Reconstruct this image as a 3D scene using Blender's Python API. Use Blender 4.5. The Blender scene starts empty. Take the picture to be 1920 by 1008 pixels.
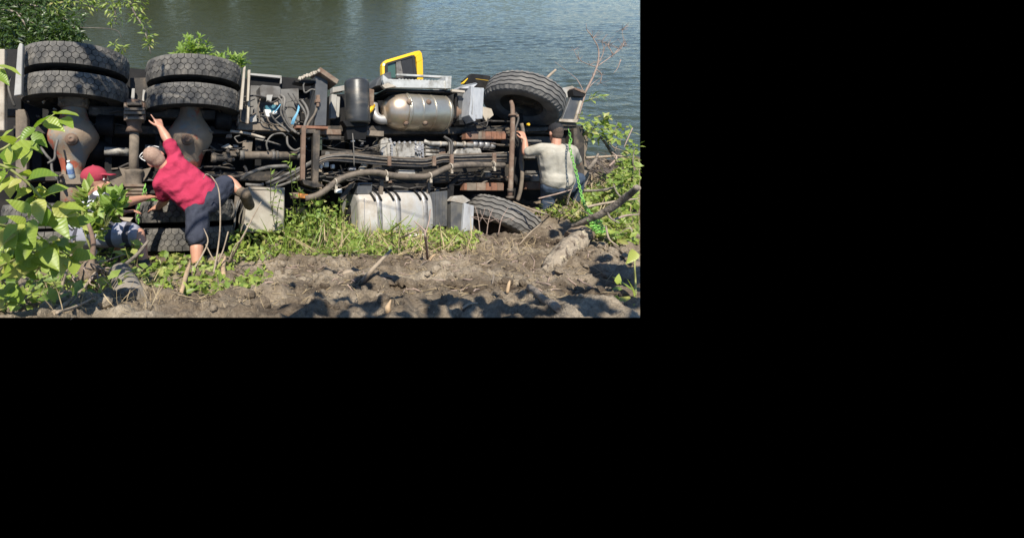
import bpy, bmesh, math, random
import numpy as np
from mathutils import Vector, Matrix, Quaternion

# ------------------------------------------------------------------ camera, world, sun, exposure
scene = bpy.context.scene
COL = scene.collection
FPX, PW, PH, CU, CV = 870.0, 1920.0, 1008.0, 600.0, 297.5
CAM = Vector((0.0, 0.0, 3.9))
PITCH = math.radians(25.0)
RT = Vector((1, 0, 0))
FW = Vector((0, math.cos(PITCH), -math.sin(PITCH)))
UP = Vector((0, math.sin(PITCH), math.cos(PITCH)))
cam_data = bpy.data.cameras.new('camera')
cam = bpy.data.objects.new('camera', cam_data)
COL.objects.link(cam)
cam.location = CAM
cam.rotation_euler = (math.pi / 2 - PITCH, 0, 0)
cam_data.sensor_fit = 'HORIZONTAL'
cam_data.sensor_width = 36.0
cam_data.lens = 36.0 * FPX / PW
cam_data.shift_x = (PW / 2 - CU) / PW
cam_data.shift_y = -(PH / 2 - CV) / PW
cam_data.clip_start = 0.05
cam_data.clip_end = 2000.0
scene.camera = cam

SUN_EL, SUN_AZ = math.radians(71.0), math.radians(-8.0)   # azimuth from straight behind the camera, minus = to its left
SUN = Vector((math.sin(SUN_AZ) * math.cos(SUN_EL), -math.cos(SUN_AZ) * math.cos(SUN_EL), math.sin(SUN_EL)))
world = bpy.data.worlds.new('World')
scene.world = world
world.use_nodes = True
wn, wl = world.node_tree.nodes, world.node_tree.links
wn.clear()
w_out = wn.new('ShaderNodeOutputWorld')
w_bg = wn.new('ShaderNodeBackground')
w_sky = wn.new('ShaderNodeTexSky')
w_sky.sky_type = 'NISHITA'
w_sky.sun_disc = False
w_sky.sun_elevation = SUN_EL
w_sky.sun_rotation = math.pi - SUN_AZ
w_sky.air_density = 1.0
w_sky.dust_density = 0.0
w_sky.ozone_density = 6.0
w_bg.inputs['Strength'].default_value = 0.11
# no light comes from below the horizon: ground that is not modelled stays dark
w_geo = wn.new('ShaderNodeTexCoord')
w_sep = wn.new('ShaderNodeSeparateXYZ')
w_gt = wn.new('ShaderNodeMath'); w_gt.operation = 'GREATER_THAN'; w_gt.inputs[1].default_value = 0.0
w_mul = wn.new('ShaderNodeVectorMath'); w_mul.operation = 'MULTIPLY'
wl.new(w_geo.outputs['Generated'], w_sep.inputs[0])
wl.new(w_sep.outputs['Z'], w_gt.inputs[0])
wl.new(w_sky.outputs['Color'], w_mul.inputs[0])
wl.new(w_gt.outputs[0], w_mul.inputs[1])
wl.new(w_mul.outputs[0], w_bg.inputs['Color'])
wl.new(w_bg.outputs[0], w_out.inputs['Surface'])
sun_data = bpy.data.lights.new('sun', 'SUN')
sun_data.energy = 5.0
sun_data.angle = math.radians(0.5)
sun_data.color = (1.0, 0.94, 0.83)
sun = bpy.data.objects.new('sun', sun_data)
COL.objects.link(sun)
sun.rotation_euler = SUN.to_track_quat('Z', 'Y').to_euler()
scene.view_settings.view_transform = 'Standard'
scene.view_settings.look = 'None'
scene.view_settings.exposure = 0.60
scene.view_settings.gamma = 1.0
scene.view_settings.use_curve_mapping = False
scene.render.engine = 'CYCLES'
scene.cycles.max_bounces = 6
scene.cycles.transparent_max_bounces = 8
scene.cycles.use_denoising = True

rnd = random.Random(7)
nrs = np.random.RandomState(11)

# ------------------------------------------------------------------ where things stand
def ray(u, v):
    return FW + RT * ((u - CU) / FPX) - UP * ((v - CV) / FPX)

def pix(u, v, d):
    """World point seen at photo pixel u,v at distance d along the view axis."""
    return CAM + ray(u, v) * d

def proj(p):
    q = Vector(p) - CAM
    d = q.dot(FW)
    return CU + FPX * q.dot(RT) / d, CV - FPX * q.dot(UP) / d, d

# truck frame: x along the truck toward its tail, y out of the underside (to the viewer), z along the axles
def cam_vec(a, b, c):
    return RT * a + UP * b + FW * c
EX = cam_vec(.941, -.0119, .336).normalized()
EZ0 = cam_vec(-.0247, .9945, .1045)
EX = -EX
EN = EZ0.cross(EX).normalized()
EZ = EX.cross(EN).normalized()
assert EN.dot(FW) < 0
TO = pix(600, 293, FPX / (190.5 - .0617 * 600))
TM = Matrix(((EX.x, EN.x, EZ.x, TO.x), (EX.y, EN.y, EZ.y, TO.y), (EX.z, EN.z, EZ.z, TO.z), (0, 0, 0, 1)))
TMI = TM.inverted()

def T(u, v, o=0.0):
    """Truck-local point on the layer o metres out of the axle plane that shows at photo pixel u,v."""
    r = ray(u, v)
    t = (EN.dot(TO - CAM) + o) / EN.dot(r)
    return TMI @ (CAM + r * t)

# ------------------------------------------------------------------ noise and terrain
def _hash(ix, iy, s):
    h = (ix * 374761393 + iy * 668265263 + s * 974634777) & 0xffffffff
    h = ((h ^ (h >> 13)) * 1274126177) & 0xffffffff
    return ((h ^ (h >> 16)) & 0xffff) / 65535.0

def vnoise(x, y, s=0):
    x = np.asarray(x, float); y = np.asarray(y, float)
    ix = np.floor(x).astype(np.int64); iy = np.floor(y).astype(np.int64)
    fx = x - ix; fy = y - iy
    fx = fx * fx * (3 - 2 * fx); fy = fy * fy * (3 - 2 * fy)
    a = _hash(ix, iy, s); b = _hash(ix + 1, iy, s); c = _hash(ix, iy + 1, s); d = _hash(ix + 1, iy + 1, s)
    return (a * (1 - fx) + b * fx) * (1 - fy) + (c * (1 - fx) + d * fx) * fy - .5

def fbm(x, y, s=0, n=4, g=.5):
    t = 0.0; a = 1.0
    for k in range(n):
        t = t + a * vnoise(np.asarray(x) * 2 ** k + 13.7 * k, np.asarray(y) * 2 ** k + 7.1 * k, s + k)
        a *= g
    return t

BY = np.array([-3, .5, 1.2, 1.7, 3.22, 3.89, 5.3, 6.5, 8.2, 10, 14, 60.])
BZ = np.array([3.2, 2.85, 2.55, 2.3, 1.345, 1.0, .40, .22, .02, -.6, -1.5, -2.5])
BUMPS = []

def bump_at(u, v, amp, ru, rv=None, base_add=0.0):
    """Register a mound whose middle is at photo pixel u,v (on the plain slope)."""
    d = 2.0
    for _ in range(400):
        p = pix(u, v, d)
        if p.z < np.interp(p.y, BY, BZ) + base_add:
            break
        d += .02
    BUMPS.append((p.x, p.y, amp, ru, rv or ru))

bump_at(1035, 415, .30, .62, .42)
bump_at(1090, 440, .16, .45, .40)
bump_at(926, 430, -.42, .34, .24)
bump_at(600, 492, .07, .9, .22)
bump_at(1150, 520, -.16, .38, .28)
bump_at(1165, 580, .06, .25, .10)
bump_at(800, 540, -.05, .35, .25)
bump_at(985, 505, -.05, .18, .14)
bump_at(80, 520, .12, .5, .3)
bump_at(195, 500, .08, .25, .2)
bump_at(1180, 400, .18, .5, .5)

def gh(x, y, fine=True):
    x = np.asarray(x, float); y = np.asarray(y, float)
    z = np.interp(y, BY, BZ)
    for (bx, by, a, ru, rv) in BUMPS:
        z = z + a * np.exp(-((x - bx) / ru) ** 2 - ((y - by) / rv) ** 2)
    z = z + .10 * fbm(x * .9, y * .9, 3, 3)
    if fine:
        z = z + .07 * fbm(x * 4, y * 4, 21, 3) + .048 * fbm(x * 13, y * 13, 33, 4, .6)
        cl = np.clip(fbm(x * 9, y * 9, 55, 2) - .10, 0, .12)
        z = z + .24 * cl
        z = z + .05 * np.abs(fbm(x * 2.6 + 3, y * 2.6, 141, 3)) * np.clip((x - .2) / 1.5, 0, 1) * 1.1
        z = z - .16 * np.clip(fbm(x * 6 + 5, y * 6, 77, 2) - .22, 0, .3)
    return z

def gz(x, y):
    return float(gh(x, y))

_DS = np.arange(1.2, 14, .02)
def gp(u, v):
    """Point of the ground seen at photo pixel u,v."""
    r = ray(u, v)
    z = gh(CAM.x + r.x * _DS, CAM.y + r.y * _DS)
    h = CAM.z + r.z * _DS - z
    k = int(np.argmax(h < 0)) if (h < 0).any() else len(h) - 1
    if k == 0: return CAM + r * _DS[0]
    d = _DS[k - 1] + .02 * h[k - 1] / (h[k - 1] - h[k] + 1e-9)
    return CAM + r * d

# ------------------------------------------------------------------ materials
def srgb(r, g, b):
    f = lambda c: (c / 255 / 12.92) if c / 255 <= .04045 else ((c / 255 + .055) / 1.055) ** 2.4
    return (f(r), f(g), f(b))

def new_mat(name):
    m = bpy.data.materials.new(name)
    m.use_nodes = True
    n, l = m.node_tree.nodes, m.node_tree.links
    n.clear()
    out = n.new('ShaderNodeOutputMaterial')
    return m, n, l, out

def _noise(n, l, vec, scale, detail=5.0, rough=.6, dist=0.0):
    t = n.new('ShaderNodeTexNoise')
    t.inputs['Scale'].default_value = scale
    t.inputs['Detail'].default_value = detail
    t.inputs['Roughness'].default_value = rough
    t.inputs['Distortion'].default_value = dist
    l.new(vec, t.inputs['Vector'])
    return t

def _ramp(n, l, fac, stops):
    r = n.new('ShaderNodeValToRGB')
    e = r.color_ramp.elements
    while len(e) < len(stops):
        e.new(.5)
    for k, (p, c) in enumerate(stops):
        e[k].position = p
        e[k].color = (*c[:3], 1) if not isinstance(c, (int, float)) else (c, c, c, 1)
    l.new(fac, r.inputs['Fac'])
    return r

def _mix(n, l, fac, a, b, mode='MIX'):
    m = n.new('ShaderNodeMix'); m.data_type = 'RGBA'; m.blend_type = mode
    if isinstance(fac, (int, float)): m.inputs[0].default_value = fac
    else: l.new(fac, m.inputs[0])
    for k, c in ((6, a), (7, b)):
        if isinstance(c, tuple): m.inputs[k].default_value = (*c[:3], 1)
        else: l.new(c, m.inputs[k])
    return m.outputs[2]

def mk(name, c1, c2=None, sc=6, rough=.6, metal=0.0, bump=.15, bsc=70, c3=None, csc=2.5, thr=.5, soft=.08,
       c4=None, dsc=14, thr4=.6, rough2=None, spec=.5, stretch=None, bdist=.01, fold=None):
    """Painted, rusty or dirty surface: c1-c2 mottling, c3 patches, c4 spots, fine relief."""
    m, n, l, out = new_mat(name)
    b = n.new('ShaderNodeBsdfPrincipled')
    tc = n.new('ShaderNodeTexCoord')
    vec = tc.outputs['Object']
    if stretch:
        mp = n.new('ShaderNodeMapping'); mp.inputs['Scale'].default_value = stretch
        l.new(vec, mp.inputs['Vector']); vec = mp.outputs[0]
    col = c1
    if c2 is not None:
        t = _noise(n, l, vec, sc)
        col = _ramp(n, l, t.outputs['Fac'], [(.32, c1), (.68, c2)]).outputs['Color']
    rr = None
    if c3 is not None:
        t = _noise(n, l, vec, csc, 6, .65)
        f = _ramp(n, l, t.outputs['Fac'], [(thr - soft, 0.0), (thr + soft, 1.0)]).outputs['Color']
        col = _mix(n, l, f, col, c3)
        rr = f
    if c4 is not None:
        t = _noise(n, l, vec, dsc, 4, .6)
        f4 = _ramp(n, l, t.outputs['Fac'], [(thr4 - .03, 0.0), (thr4 + .03, 1.0)]).outputs['Color']
        col = _mix(n, l, f4, col, c4)
    if isinstance(col, tuple): b.inputs['Base Color'].default_value = (*col[:3], 1)
    else: l.new(col, b.inputs['Base Color'])
    b.inputs['Roughness'].default_value = rough
    if rough2 is not None and rr is not None:
        mm = n.new('ShaderNodeMapRange'); mm.inputs['To Min'].default_value = rough; mm.inputs['To Max'].default_value = rough2
        l.new(rr, mm.inputs['Value']); l.new(mm.outputs[0], b.inputs['Roughness'])
        m2 = n.new('ShaderNodeMapRange'); m2.inputs['To Min'].default_value = metal; m2.inputs['To Max'].default_value = 0
        l.new(rr, m2.inputs['Value']); l.new(m2.outputs[0], b.inputs['Metallic'])
    else:
        b.inputs['Metallic'].default_value = metal
    b.inputs['Specular IOR Level'].default_value = spec
    if bump:
        t = _noise(n, l, vec, bsc, 4, .65)
        bp = n.new('ShaderNodeBump'); bp.inputs['Strength'].default_value = bump; bp.inputs['Distance'].default_value = bdist
        h = t.outputs['Fac']
        if fold:   # drawn-out creases in cloth
            mp = n.new('ShaderNodeMapping'); mp.inputs['Rotation'].default_value = fold[1]
            l.new(tc.outputs['Object'], mp.inputs['Vector'])
            w = n.new('ShaderNodeTexWave'); w.wave_type = 'BANDS'; w.bands_direction = 'Z'; w.wave_profile = 'SIN'
            w.inputs['Scale'].default_value = fold[0]; w.inputs['Distortion'].default_value = 10.0; w.inputs['Detail'].default_value = 2.0; w.inputs['Detail Scale'].default_value = 1.1
            l.new(mp.outputs[0], w.inputs['Vector'])
            ms = n.new('ShaderNodeMath'); ms.operation = 'MULTIPLY'; ms.inputs[1].default_value = fold[2]; l.new(w.outputs['Fac'], ms.inputs[0])
            ad = n.new('ShaderNodeMath'); ad.operation = 'ADD'; l.new(h, ad.inputs[0]); l.new(ms.outputs[0], ad.inputs[1]); h = ad.outputs[0]
        l.new(h, bp.inputs['Height']); l.new(bp.outputs[0], b.inputs['Normal'])
    l.new(b.outputs[0], out.inputs['Surface'])
    return m

def mk_leaf(name, c1, c2, c3=None, trans=.35, rough=.42, vein=False):
    m, n, l, out = new_mat(name)
    b = n.new('ShaderNodeBsdfPrincipled')
    tr = n.new('ShaderNodeBsdfTranslucent')
    mx = n.new('ShaderNodeMixShader'); mx.inputs[0].default_value = trans
    g = n.new('ShaderNodeNewGeometry'); oi = n.new('ShaderNodeObjectInfo')
    ad = n.new('ShaderNodeMath'); ad.operation = 'ADD'
    l.new(g.outputs['Random Per Island'], ad.inputs[0]); l.new(oi.outputs['Random'], ad.inputs[1])
    fr = n.new('ShaderNodeMath'); fr.operation = 'FRACT'
    l.new(ad.outputs[0], fr.inputs[0])
    stops = [(0, c1), (1, c2)] if c3 is None else [(0, c1), (.8, c2), (1, c3)]
    col = _ramp(n, l, fr.outputs[0], stops).outputs['Color']
    tc = n.new('ShaderNodeTexCoord')
    t = _noise(n, l, tc.outputs['Object'], 30, 3)
    col = _mix(n, l, _ramp(n, l, t.outputs['Fac'], [(.4, 0.0), (.75, .3)]).outputs['Color'], col, tuple(.55 * x for x in c1))
    if vein:
        w = n.new('ShaderNodeTexWave'); w.wave_type = 'BANDS'; w.bands_direction = 'Y'
        w.inputs['Scale'].default_value = 2.6; w.inputs['Distortion'].default_value = 1.0; w.inputs['Detail'].default_value = 1.5
        l.new(tc.outputs['Object'], w.inputs['Vector'])
        col = _mix(n, l, _ramp(n, l, w.outputs['Fac'], [(.93, 0.0), (1, .22)]).outputs['Color'], col, tuple(min(1, 1.35 * x) for x in c2))
        bp = n.new('ShaderNodeBump'); bp.inputs['Strength'].default_value = .22; bp.inputs['Distance'].default_value = .004
        l.new(w.outputs['Fac'], bp.inputs['Height']); l.new(bp.outputs[0], b.inputs['Normal'])
    l.new(col, b.inputs['Base Color'])
    hs = n.new('ShaderNodeHueSaturation'); hs.inputs['Value'].default_value = 1.5; hs.inputs['Saturation'].default_value = 1.1
    l.new(col, hs.inputs['Color']); l.new(hs.outputs[0], tr.inputs['Color'])
    b.inputs['Roughness'].default_value = rough
    l.new(b.outputs[0], mx.inputs[1]); l.new(tr.outputs[0], mx.inputs[2])
    l.new(mx.outputs[0], out.inputs['Surface'])
    return m

# ------------------------------------------------------------------ mesh collector
class MB:
    def __init__(self):
        self.v = []; self.f = []; self.s = []
    def add(self, vs, fs, smooth=False):
        k = len(self.v)
        self.v.extend([tuple(p) for p in vs])
        self.f.extend([tuple(i + k for i in f) for f in fs])
        self.s.extend([smooth] * len(fs))
        return self
    def box(self, c, sx, sy, sz, R=None):
        R = R or Matrix.Identity(3)
        c = Vector(c)
        vs = [c + R @ Vector((a * sx / 2, b * sy / 2, d * sz / 2)) for d in (-1, 1) for b in (-1, 1) for a in (-1, 1)]
        return self.add(vs, [(0, 2, 3, 1), (4, 5, 7, 6), (0, 1, 5, 4), (2, 6, 7, 3), (0, 4, 6, 2), (1, 3, 7, 5)])
    def loft(self, a, b):
        """Closed solid between two polygons with the same corner count."""
        n = len(a)
        nrm = Vector((0, 0, 0))
        for i in range(n):
            nrm += Vector(a[i]).cross(Vector(a[(i + 1) % n]))
        fs = [tuple(range(n)), tuple(range(2 * n - 1, n - 1, -1))]
        fs += [(i, i + n, (i + 1) % n + n, (i + 1) % n) for i in range(n)]
        d = sum((Vector(q) - Vector(p) for p, q in zip(a, b)), Vector())
        c = [Vector(p) for p in a]
        nn = (c[1] - c[0]).cross(c[2] - c[1])
        if nrm.length > 0 and n > 2:
            cc = sum(c, Vector()) / n
            nn = sum(((c[i] - cc).cross(c[(i + 1) % n] - cc) for i in range(n)), Vector())
        if nn.dot(d) > 0:
            fs = [f[::-1] for f in fs]
        return self.add(list(a) + list(b), fs)
    def tube(self, pts, r, n=8, cap=True, ctrl=False):
        P = [Vector(p) for p in pts]
        if ctrl and len(P) > 2:
            P = spline(P, ctrl if isinstance(ctrl, int) and ctrl > 1 else 5)
        R = r if isinstance(r, (list, tuple)) else [r] * len(P)
        if len(R) != len(P):
            R = list(np.interp(np.linspace(0, 1, len(P)), np.linspace(0, 1, len(R)), R))
        vs = []; prev = None
        for i, p in enumerate(P):
            t = (P[min(i + 1, len(P) - 1)] - P[max(i - 1, 0)])
            t = t.normalized() if t.length > 1e-9 else Vector((0, 0, 1))
            if prev is None:
                a = t.orthogonal().normalized()
            else:
                a = prev - t * prev.dot(t)
                a = a.normalized() if a.length > 1e-6 else t.orthogonal().normalized()
            prev = a
            b = t.cross(a)
            for k in range(n):
                w = 2 * math.pi * k / n
                vs.append(p + (a * math.cos(w) + b * math.sin(w)) * R[i])
        fs = []
        for i in range(len(P) - 1):
            for k in range(n):
                k2 = (k + 1) % n
                fs.append((i * n + k, i * n + k2, (i + 1) * n + k2, (i + 1) * n + k))
        self.add(vs, fs, True)
        if cap:
            m = len(self.v) - len(vs)
            self.f.append(tuple(m + k for k in range(n - 1, -1, -1))); self.s.append(False)
            self.f.append(tuple(m + (len(P) - 1) * n + k for k in range(n))); self.s.append(False)
        return self
    def lathe(self, prof, c, axis, n=24, ref=None, smooth=True, cap=True):
        """prof: (distance along axis, radius) pairs."""
        a = Vector(axis).normalized(); c = Vector(c)
        e = (Vector(ref) - a * Vector(ref).dot(a)).normalized() if ref else a.orthogonal().normalized()
        g = a.cross(e)
        vs = []
        for (h, r) in prof:
            for k in range(n):
                w = 2 * math.pi * k / n
                vs.append(c + a * h + (e * math.cos(w) + g * math.sin(w)) * r)
        fs = []
        for i in range(len(prof) - 1):
            for k in range(n):
                k2 = (k + 1) % n
                fs.append((i * n + k, i * n + k2, (i + 1) * n + k2, (i + 1) * n + k))
        m0 = len(self.v)
        self.add(vs, fs, smooth)
        if cap:
            self.f.append(tuple(m0 + k for k in range(n - 1, -1, -1))); self.s.append(False)
            self.f.append(tuple(m0 + (len(prof) - 1) * n + k for k in range(n))); self.s.append(False)
        return self
    def ball(self, c, r, R=None, n=12, m=8):
        """Ellipsoid with radii r (tuple or number), rotated by R."""
        if isinstance(r, (int, float)): r = (r, r, r)
        R = R or Matrix.Identity(3); c = Vector(c)
        vs = []
        for i in range(1, m):
            t = math.pi * i / m
            for k in range(n):
                w = 2 * math.pi * k / n
                vs.append(c + R @ Vector((r[0] * math.sin(t) * math.cos(w), r[1] * math.sin(t) * math.sin(w), r[2] * math.cos(t))))
        vs += [c + R @ Vector((0, 0, r[2])), c + R @ Vector((0, 0, -r[2]))]
        top, bot = len(vs) - 2, len(vs) - 1
        fs = []
        for i in range(m - 2):
            for k in range(n):
                k2 = (k + 1) % n
                fs.append((i * n + k, (i + 1) * n + k, (i + 1) * n + k2, i * n + k2))
        for k in range(n):
            fs.append((k, (k + 1) % n, top)); fs.append(((m - 2) * n + (k + 1) % n, (m - 2) * n + k, bot))
        return self.add(vs, fs, True)
    def cap(self, p, q, r0, r1=None, n=12):
        """Tapered capsule."""
        p = Vector(p); q = Vector(q); r1 = r0 if r1 is None else r1
        L = (q - p).length
        if L < 1e-5:
            return self.ball(p, r0)
        pr = [(-r0 * math.cos(t), r0 * math.sin(t)) for t in (.05, .4, .8, 1.2)] + [(0, r0), (L, r1)]
        pr += [(L + r1 * math.sin(t), r1 * math.cos(t)) for t in (.4, .8, 1.2, 1.52)]
        return self.lathe(pr, p, q - p, n)
    def torus(self, c, axis, R, r, n=20, m=8, ref=None, sx=1.0):
        a = Vector(axis).normalized(); c = Vector(c)
        e = (Vector(ref) - a * Vector(ref).dot(a)).normalized() if ref else a.orthogonal().normalized()
        g = a.cross(e)
        vs = []; fs = []
        for i in range(n):
            w = 2 * math.pi * i / n
            d = e * math.cos(w) + g * math.sin(w)
            cc = c + e * math.cos(w) * R * sx + g * math.sin(w) * R
            for k in range(m):
                t = 2 * math.pi * k / m
                vs.append(cc + d * r * math.cos(t) + a * r * math.sin(t))
        for i in range(n):
            for k in range(m):
                fs.append((i * m + k, ((i + 1) % n) * m + k, ((i + 1) % n) * m + (k + 1) % m, i * m + (k + 1) % m))
        return self.add(vs, fs, True)
    def mesh(self, name):
        me = bpy.data.meshes.new(name)
        me.from_pydata(self.v, [], self.f)
        me.polygons.foreach_set('use_smooth', self.s)
        me.update()
        return me
    def build(self, name, mat, parent=None, label=None, bevel=0, shift=None):
        if shift is not None:
            s = Vector(shift)
            self.v = [tuple(Vector(p) - s) for p in self.v]
        o = bpy.data.objects.new(name, self.mesh(name))
        COL.objects.link(o)
        o.data.materials.append(mat)
        if parent is not None: o.parent = parent
        elif shift is not None: o.location = shift
        if label: o['label'] = label
        if bevel:
            md = o.modifiers.new('bevel', 'BEVEL'); md.width = bevel; md.segments = 1; md.limit_method = 'ANGLE'; md.angle_limit = math.radians(40)
        return o

def spline(P, k=5):
    out = []
    for i in range(len(P) - 1):
        p0 = P[i - 1] if i else P[0] * 2 - P[1]
        p1, p2 = P[i], P[i + 1]
        p3 = P[i + 2] if i + 2 < len(P) else P[-1] * 2 - P[-2]
        for j in range(k):
            t = j / k
            out.append(.5 * ((2 * p1) + (p2 - p0) * t + (2 * p0 - 5 * p1 + 4 * p2 - p3) * t * t + (3 * p1 - p0 - 3 * p2 + p3) * t ** 3))
    out.append(P[-1])
    return out

def thing(name, label, cat, loc=(0, 0, 0), group=None):
    o = bpy.data.objects.new(name, None)
    COL.objects.link(o)
    o.location = loc; o.empty_display_size = .1
    o['label'] = label; o['category'] = cat
    if group: o['group'] = group
    return o

def tag(o, label, cat, group=None):
    o['label'] = label; o['category'] = cat
    if group: o['group'] = group
    return o

def np_obj(name, V, F, mat, parent=None, smooth=False):
    """Big mesh from arrays: V (n,3), F (m,3|4)."""
    me = bpy.data.meshes.new(name)
    k = F.shape[1]
    me.vertices.add(len(V)); me.vertices.foreach_set('co', np.asarray(V, np.float32).ravel())
    me.loops.add(F.size); me.loops.foreach_set('vertex_index', np.asarray(F, np.int32).ravel())
    me.polygons.add(len(F))
    me.polygons.foreach_set('loop_start', np.arange(0, F.size, k, dtype=np.int32))
    me.polygons.foreach_set('loop_total', np.full(len(F), k, np.int32))
    me.polygons.foreach_set('use_smooth', np.full(len(F), smooth))
    me.update(calc_edges=True)
    me.validate()
    o = bpy.data.objects.new(name, me)
    COL.objects.link(o)
    me.materials.append(mat)
    if parent is not None: o.parent = parent
    return o

# leaf blade template: folded along the midrib and drooping at the tip, length 1 along y
def leaf_template(w=.55, fold=.12, droop=.18, seg=4, shape='ovate'):
    V = []; F = []
    for i in range(seg + 1):
        t = i / seg
        if shape == 'ovate': hw = w / 2 * (math.sin(math.pi * t ** .62) ** .9 if 0 < t < 1 else 0.0)
        else: hw = w / 2 * (math.sin(math.pi * t ** .85) if 0 < t < 1 else 0.0)
        z = -droop * t * t
        V += [(-hw, t, z + fold * hw * 2), (0, t, z), (hw, t, z + fold * hw * 2)]
    for i in range(seg):
        a = i * 3
        F += [(a, a + 1, a + 4, a + 3), (a + 1, a + 2, a + 5, a + 4)]
    return np.array(V), np.array(F)

LT_OV = leaf_template()
LT_LOW = leaf_template(.6, .1, .15, 2)
LT_LAN = leaf_template(.3, .1, .25, 2, 'lan')

def scatter_leaves(P, D, N, S, tmpl):
    """P bases, D tip directions, N blade normals (arrays n,3), S lengths -> V, F."""
    TV, TF = tmpl
    D = D / np.linalg.norm(D, axis=1, keepdims=True)
    X = np.cross(D, N); X /= np.maximum(np.linalg.norm(X, axis=1, keepdims=True), 1e-6)
    Z = np.cross(X, D)
    V = (P[:, None, :] + S[:, None, None] * (TV[None, :, 0:1] * X[:, None, :] + TV[None, :, 1:2] * D[:, None, :] + TV[None, :, 2:3] * Z[:, None, :]))
    F = TF[None] + (np.arange(len(P)) * len(TV))[:, None, None]
    return V.reshape(-1, 3), F.reshape(-1, TF.shape[1])

def rand_dirs(n, up=.2, spread=1.0):
    d = nrs.normal(size=(n, 3)) * spread
    d[:, 2] = d[:, 2] * .5 + up
    return d

def rand_norms(n, tilt=.55):
    d = nrs.normal(size=(n, 3)) * tilt
    d[:, 2] = 1.0
    return d

RIGHT_N = UP.cross(ray(1200, 297.5)).normalized()   # right-hand limit of the ground that is modelled
if RIGHT_N.dot(RT) < 0: RIGHT_N = -RIGHT_N
LOW_N = RT.cross(ray(600, 595)).normalized()
if LOW_N.dot(UP) > 0: LOW_N = -LOW_N
LEFT_N = UP.cross(ray(-30, 297.5)).normalized()
if LEFT_N.dot(RT) > 0: LEFT_N = -LEFT_N

def keep_inside(V, F, nv, m=.0):
    """Drop leaves (nv points each) that stand off the modelled ground."""
    A = V.reshape(-1, nv, 3) - np.array(CAM)
    a = (A @ np.array(RIGHT_N)).max(axis=1); b = (A @ np.array(LOW_N)).max(axis=1)
    ok = (a < m) & (b < m)
    A = A[ok] + np.array(CAM)
    k = F.shape[0] // max(1, len(ok))
    F1 = F[:k]
    return A.reshape(-1, 3), (F1[None] + (np.arange(len(A)) * nv)[:, None, None]).reshape(-1, F.shape[1])
# ------------------------------------------------------------------ material list
M = {}
DUST = (.24, .19, .14)
M['dirt'] = None
M['rubber'] = mk('tyre_rubber', (.052, .050, .047), (.10, .095, .089), 9, .82, bump=.3, bsc=120, c3=(.19, .172, .145), csc=4.5, thr=.55, soft=.12, c4=(.30, .28, .24), dsc=60, thr4=.72, spec=.3)
M['rubber_dark'] = mk('clean_dark_rubber', (.014, .014, .014), (.03, .029, .028), 9, .85, bump=.2, bsc=160, c3=(.07, .063, .052), csc=4, thr=.62, soft=.12, spec=.2)
M['rubber_worn'] = mk('worn_tyre_rubber', (.085, .082, .078), (.125, .12, .112), 8, .8, bump=.3, bsc=190, c3=(.20, .185, .165), csc=5, thr=.56, soft=.16, spec=.3)
M['black'] = mk('grimy_black_paint_and_shade', (.004, .004, .004), (.012, .011, .011), 7, .7, bump=.2, c3=(.03, .026, .022), csc=3, thr=.64, soft=.12, spec=.25)  # black parts; near-black also paints the deep shade of the truck's cavities
M['frame'] = mk('muddy_frame_steel', (.018, .015, .012), (.04, .033, .026), 6, .7, bump=.3, c3=(.15, .115, .08), csc=5, thr=.60, soft=.10)
M['mud'] = mk('dried_mud_on_steel', (.13, .105, .078), (.22, .175, .13), 9, .9, bump=.4, bsc=90, c3=(.075, .062, .05), csc=5, thr=.6, soft=.1)
M['diff'] = mk('muddy_axle_paint', (.23, .165, .11), (.31, .235, .165), 7, .85, bump=.35, bsc=60, c3=(.20, .20, .185), csc=3.2, thr=.58, soft=.04, c4=(.34, .085, .045), dsc=4.0, thr4=.585)
M['rust'] = mk('rusty_steel', (.17, .075, .04), (.27, .13, .08), 14, .85, bump=.4, c3=(.10, .06, .045), csc=8, thr=.58)
M['rust_dull'] = mk('dull_rusty_steel', (.12, .075, .05), (.19, .12, .082), 14, .85, bump=.35, c3=(.24, .19, .14), csc=6, thr=.58)
M['alu'] = mk('dull_cast_aluminium', (.27, .25, .215), (.40, .375, .33), 12, .6, .15, bump=.4, bsc=60, c3=(.10, .085, .065), csc=7, thr=.57, soft=.07)
M['tan'] = mk('sun_bleached_steel', (.36, .31, .24), (.46, .40, .32), 6, .75, bump=.2, c3=(.22, .17, .12), csc=4, thr=.6)
M['dpf'] = mk('heat_tinted_stainless', (.42, .385, .31), (.58, .53, .43), 5, .36, .8, bump=.2, c3=(.26, .18, .12), csc=2.5, thr=.58, soft=.12)
M['dome'] = mk('heat_blued_dome', (.50, .47, .40), (.60, .55, .46), 4, .34, .8, bump=.05, c3=(.62, .38, .20), csc=2.0, thr=.55, soft=.2)
M['tank'] = mk('brushed_tank_aluminium', (.50, .49, .46), (.62, .61, .585), 5, .48, .4, bump=.12, c3=(.30, .25, .19), csc=3.0, thr=.55, soft=.16, rough2=.8)
M['strap'] = mk('scuffed_strap_steel', (.28, .27, .26), (.42, .40, .38), 7, .5, .4, bump=.12, c3=(.12, .11, .1), csc=5, thr=.6)
M['drum'] = mk('oily_black_drum', (.028, .029, .029), (.06, .06, .058), 4, .38, .25, bump=.12, c3=(.12, .105, .085), csc=3, thr=.6, soft=.1, stretch=(1, 1, 3))
M['dimgrey'] = mk('shaded_grimy_panel', (.12, .115, .105), (.19, .18, .165), 5, .75, bump=.15, c3=(.08, .07, .06), csc=3.5, thr=.56, soft=.1)  # darker copy of the grey panel: its shading is put into the colour
M['grey'] = mk('grey_panel', (.30, .285, .26), (.38, .365, .33), 5, .7, bump=.12, c3=(.24, .20, .15), csc=3, thr=.58, soft=.1)
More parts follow.
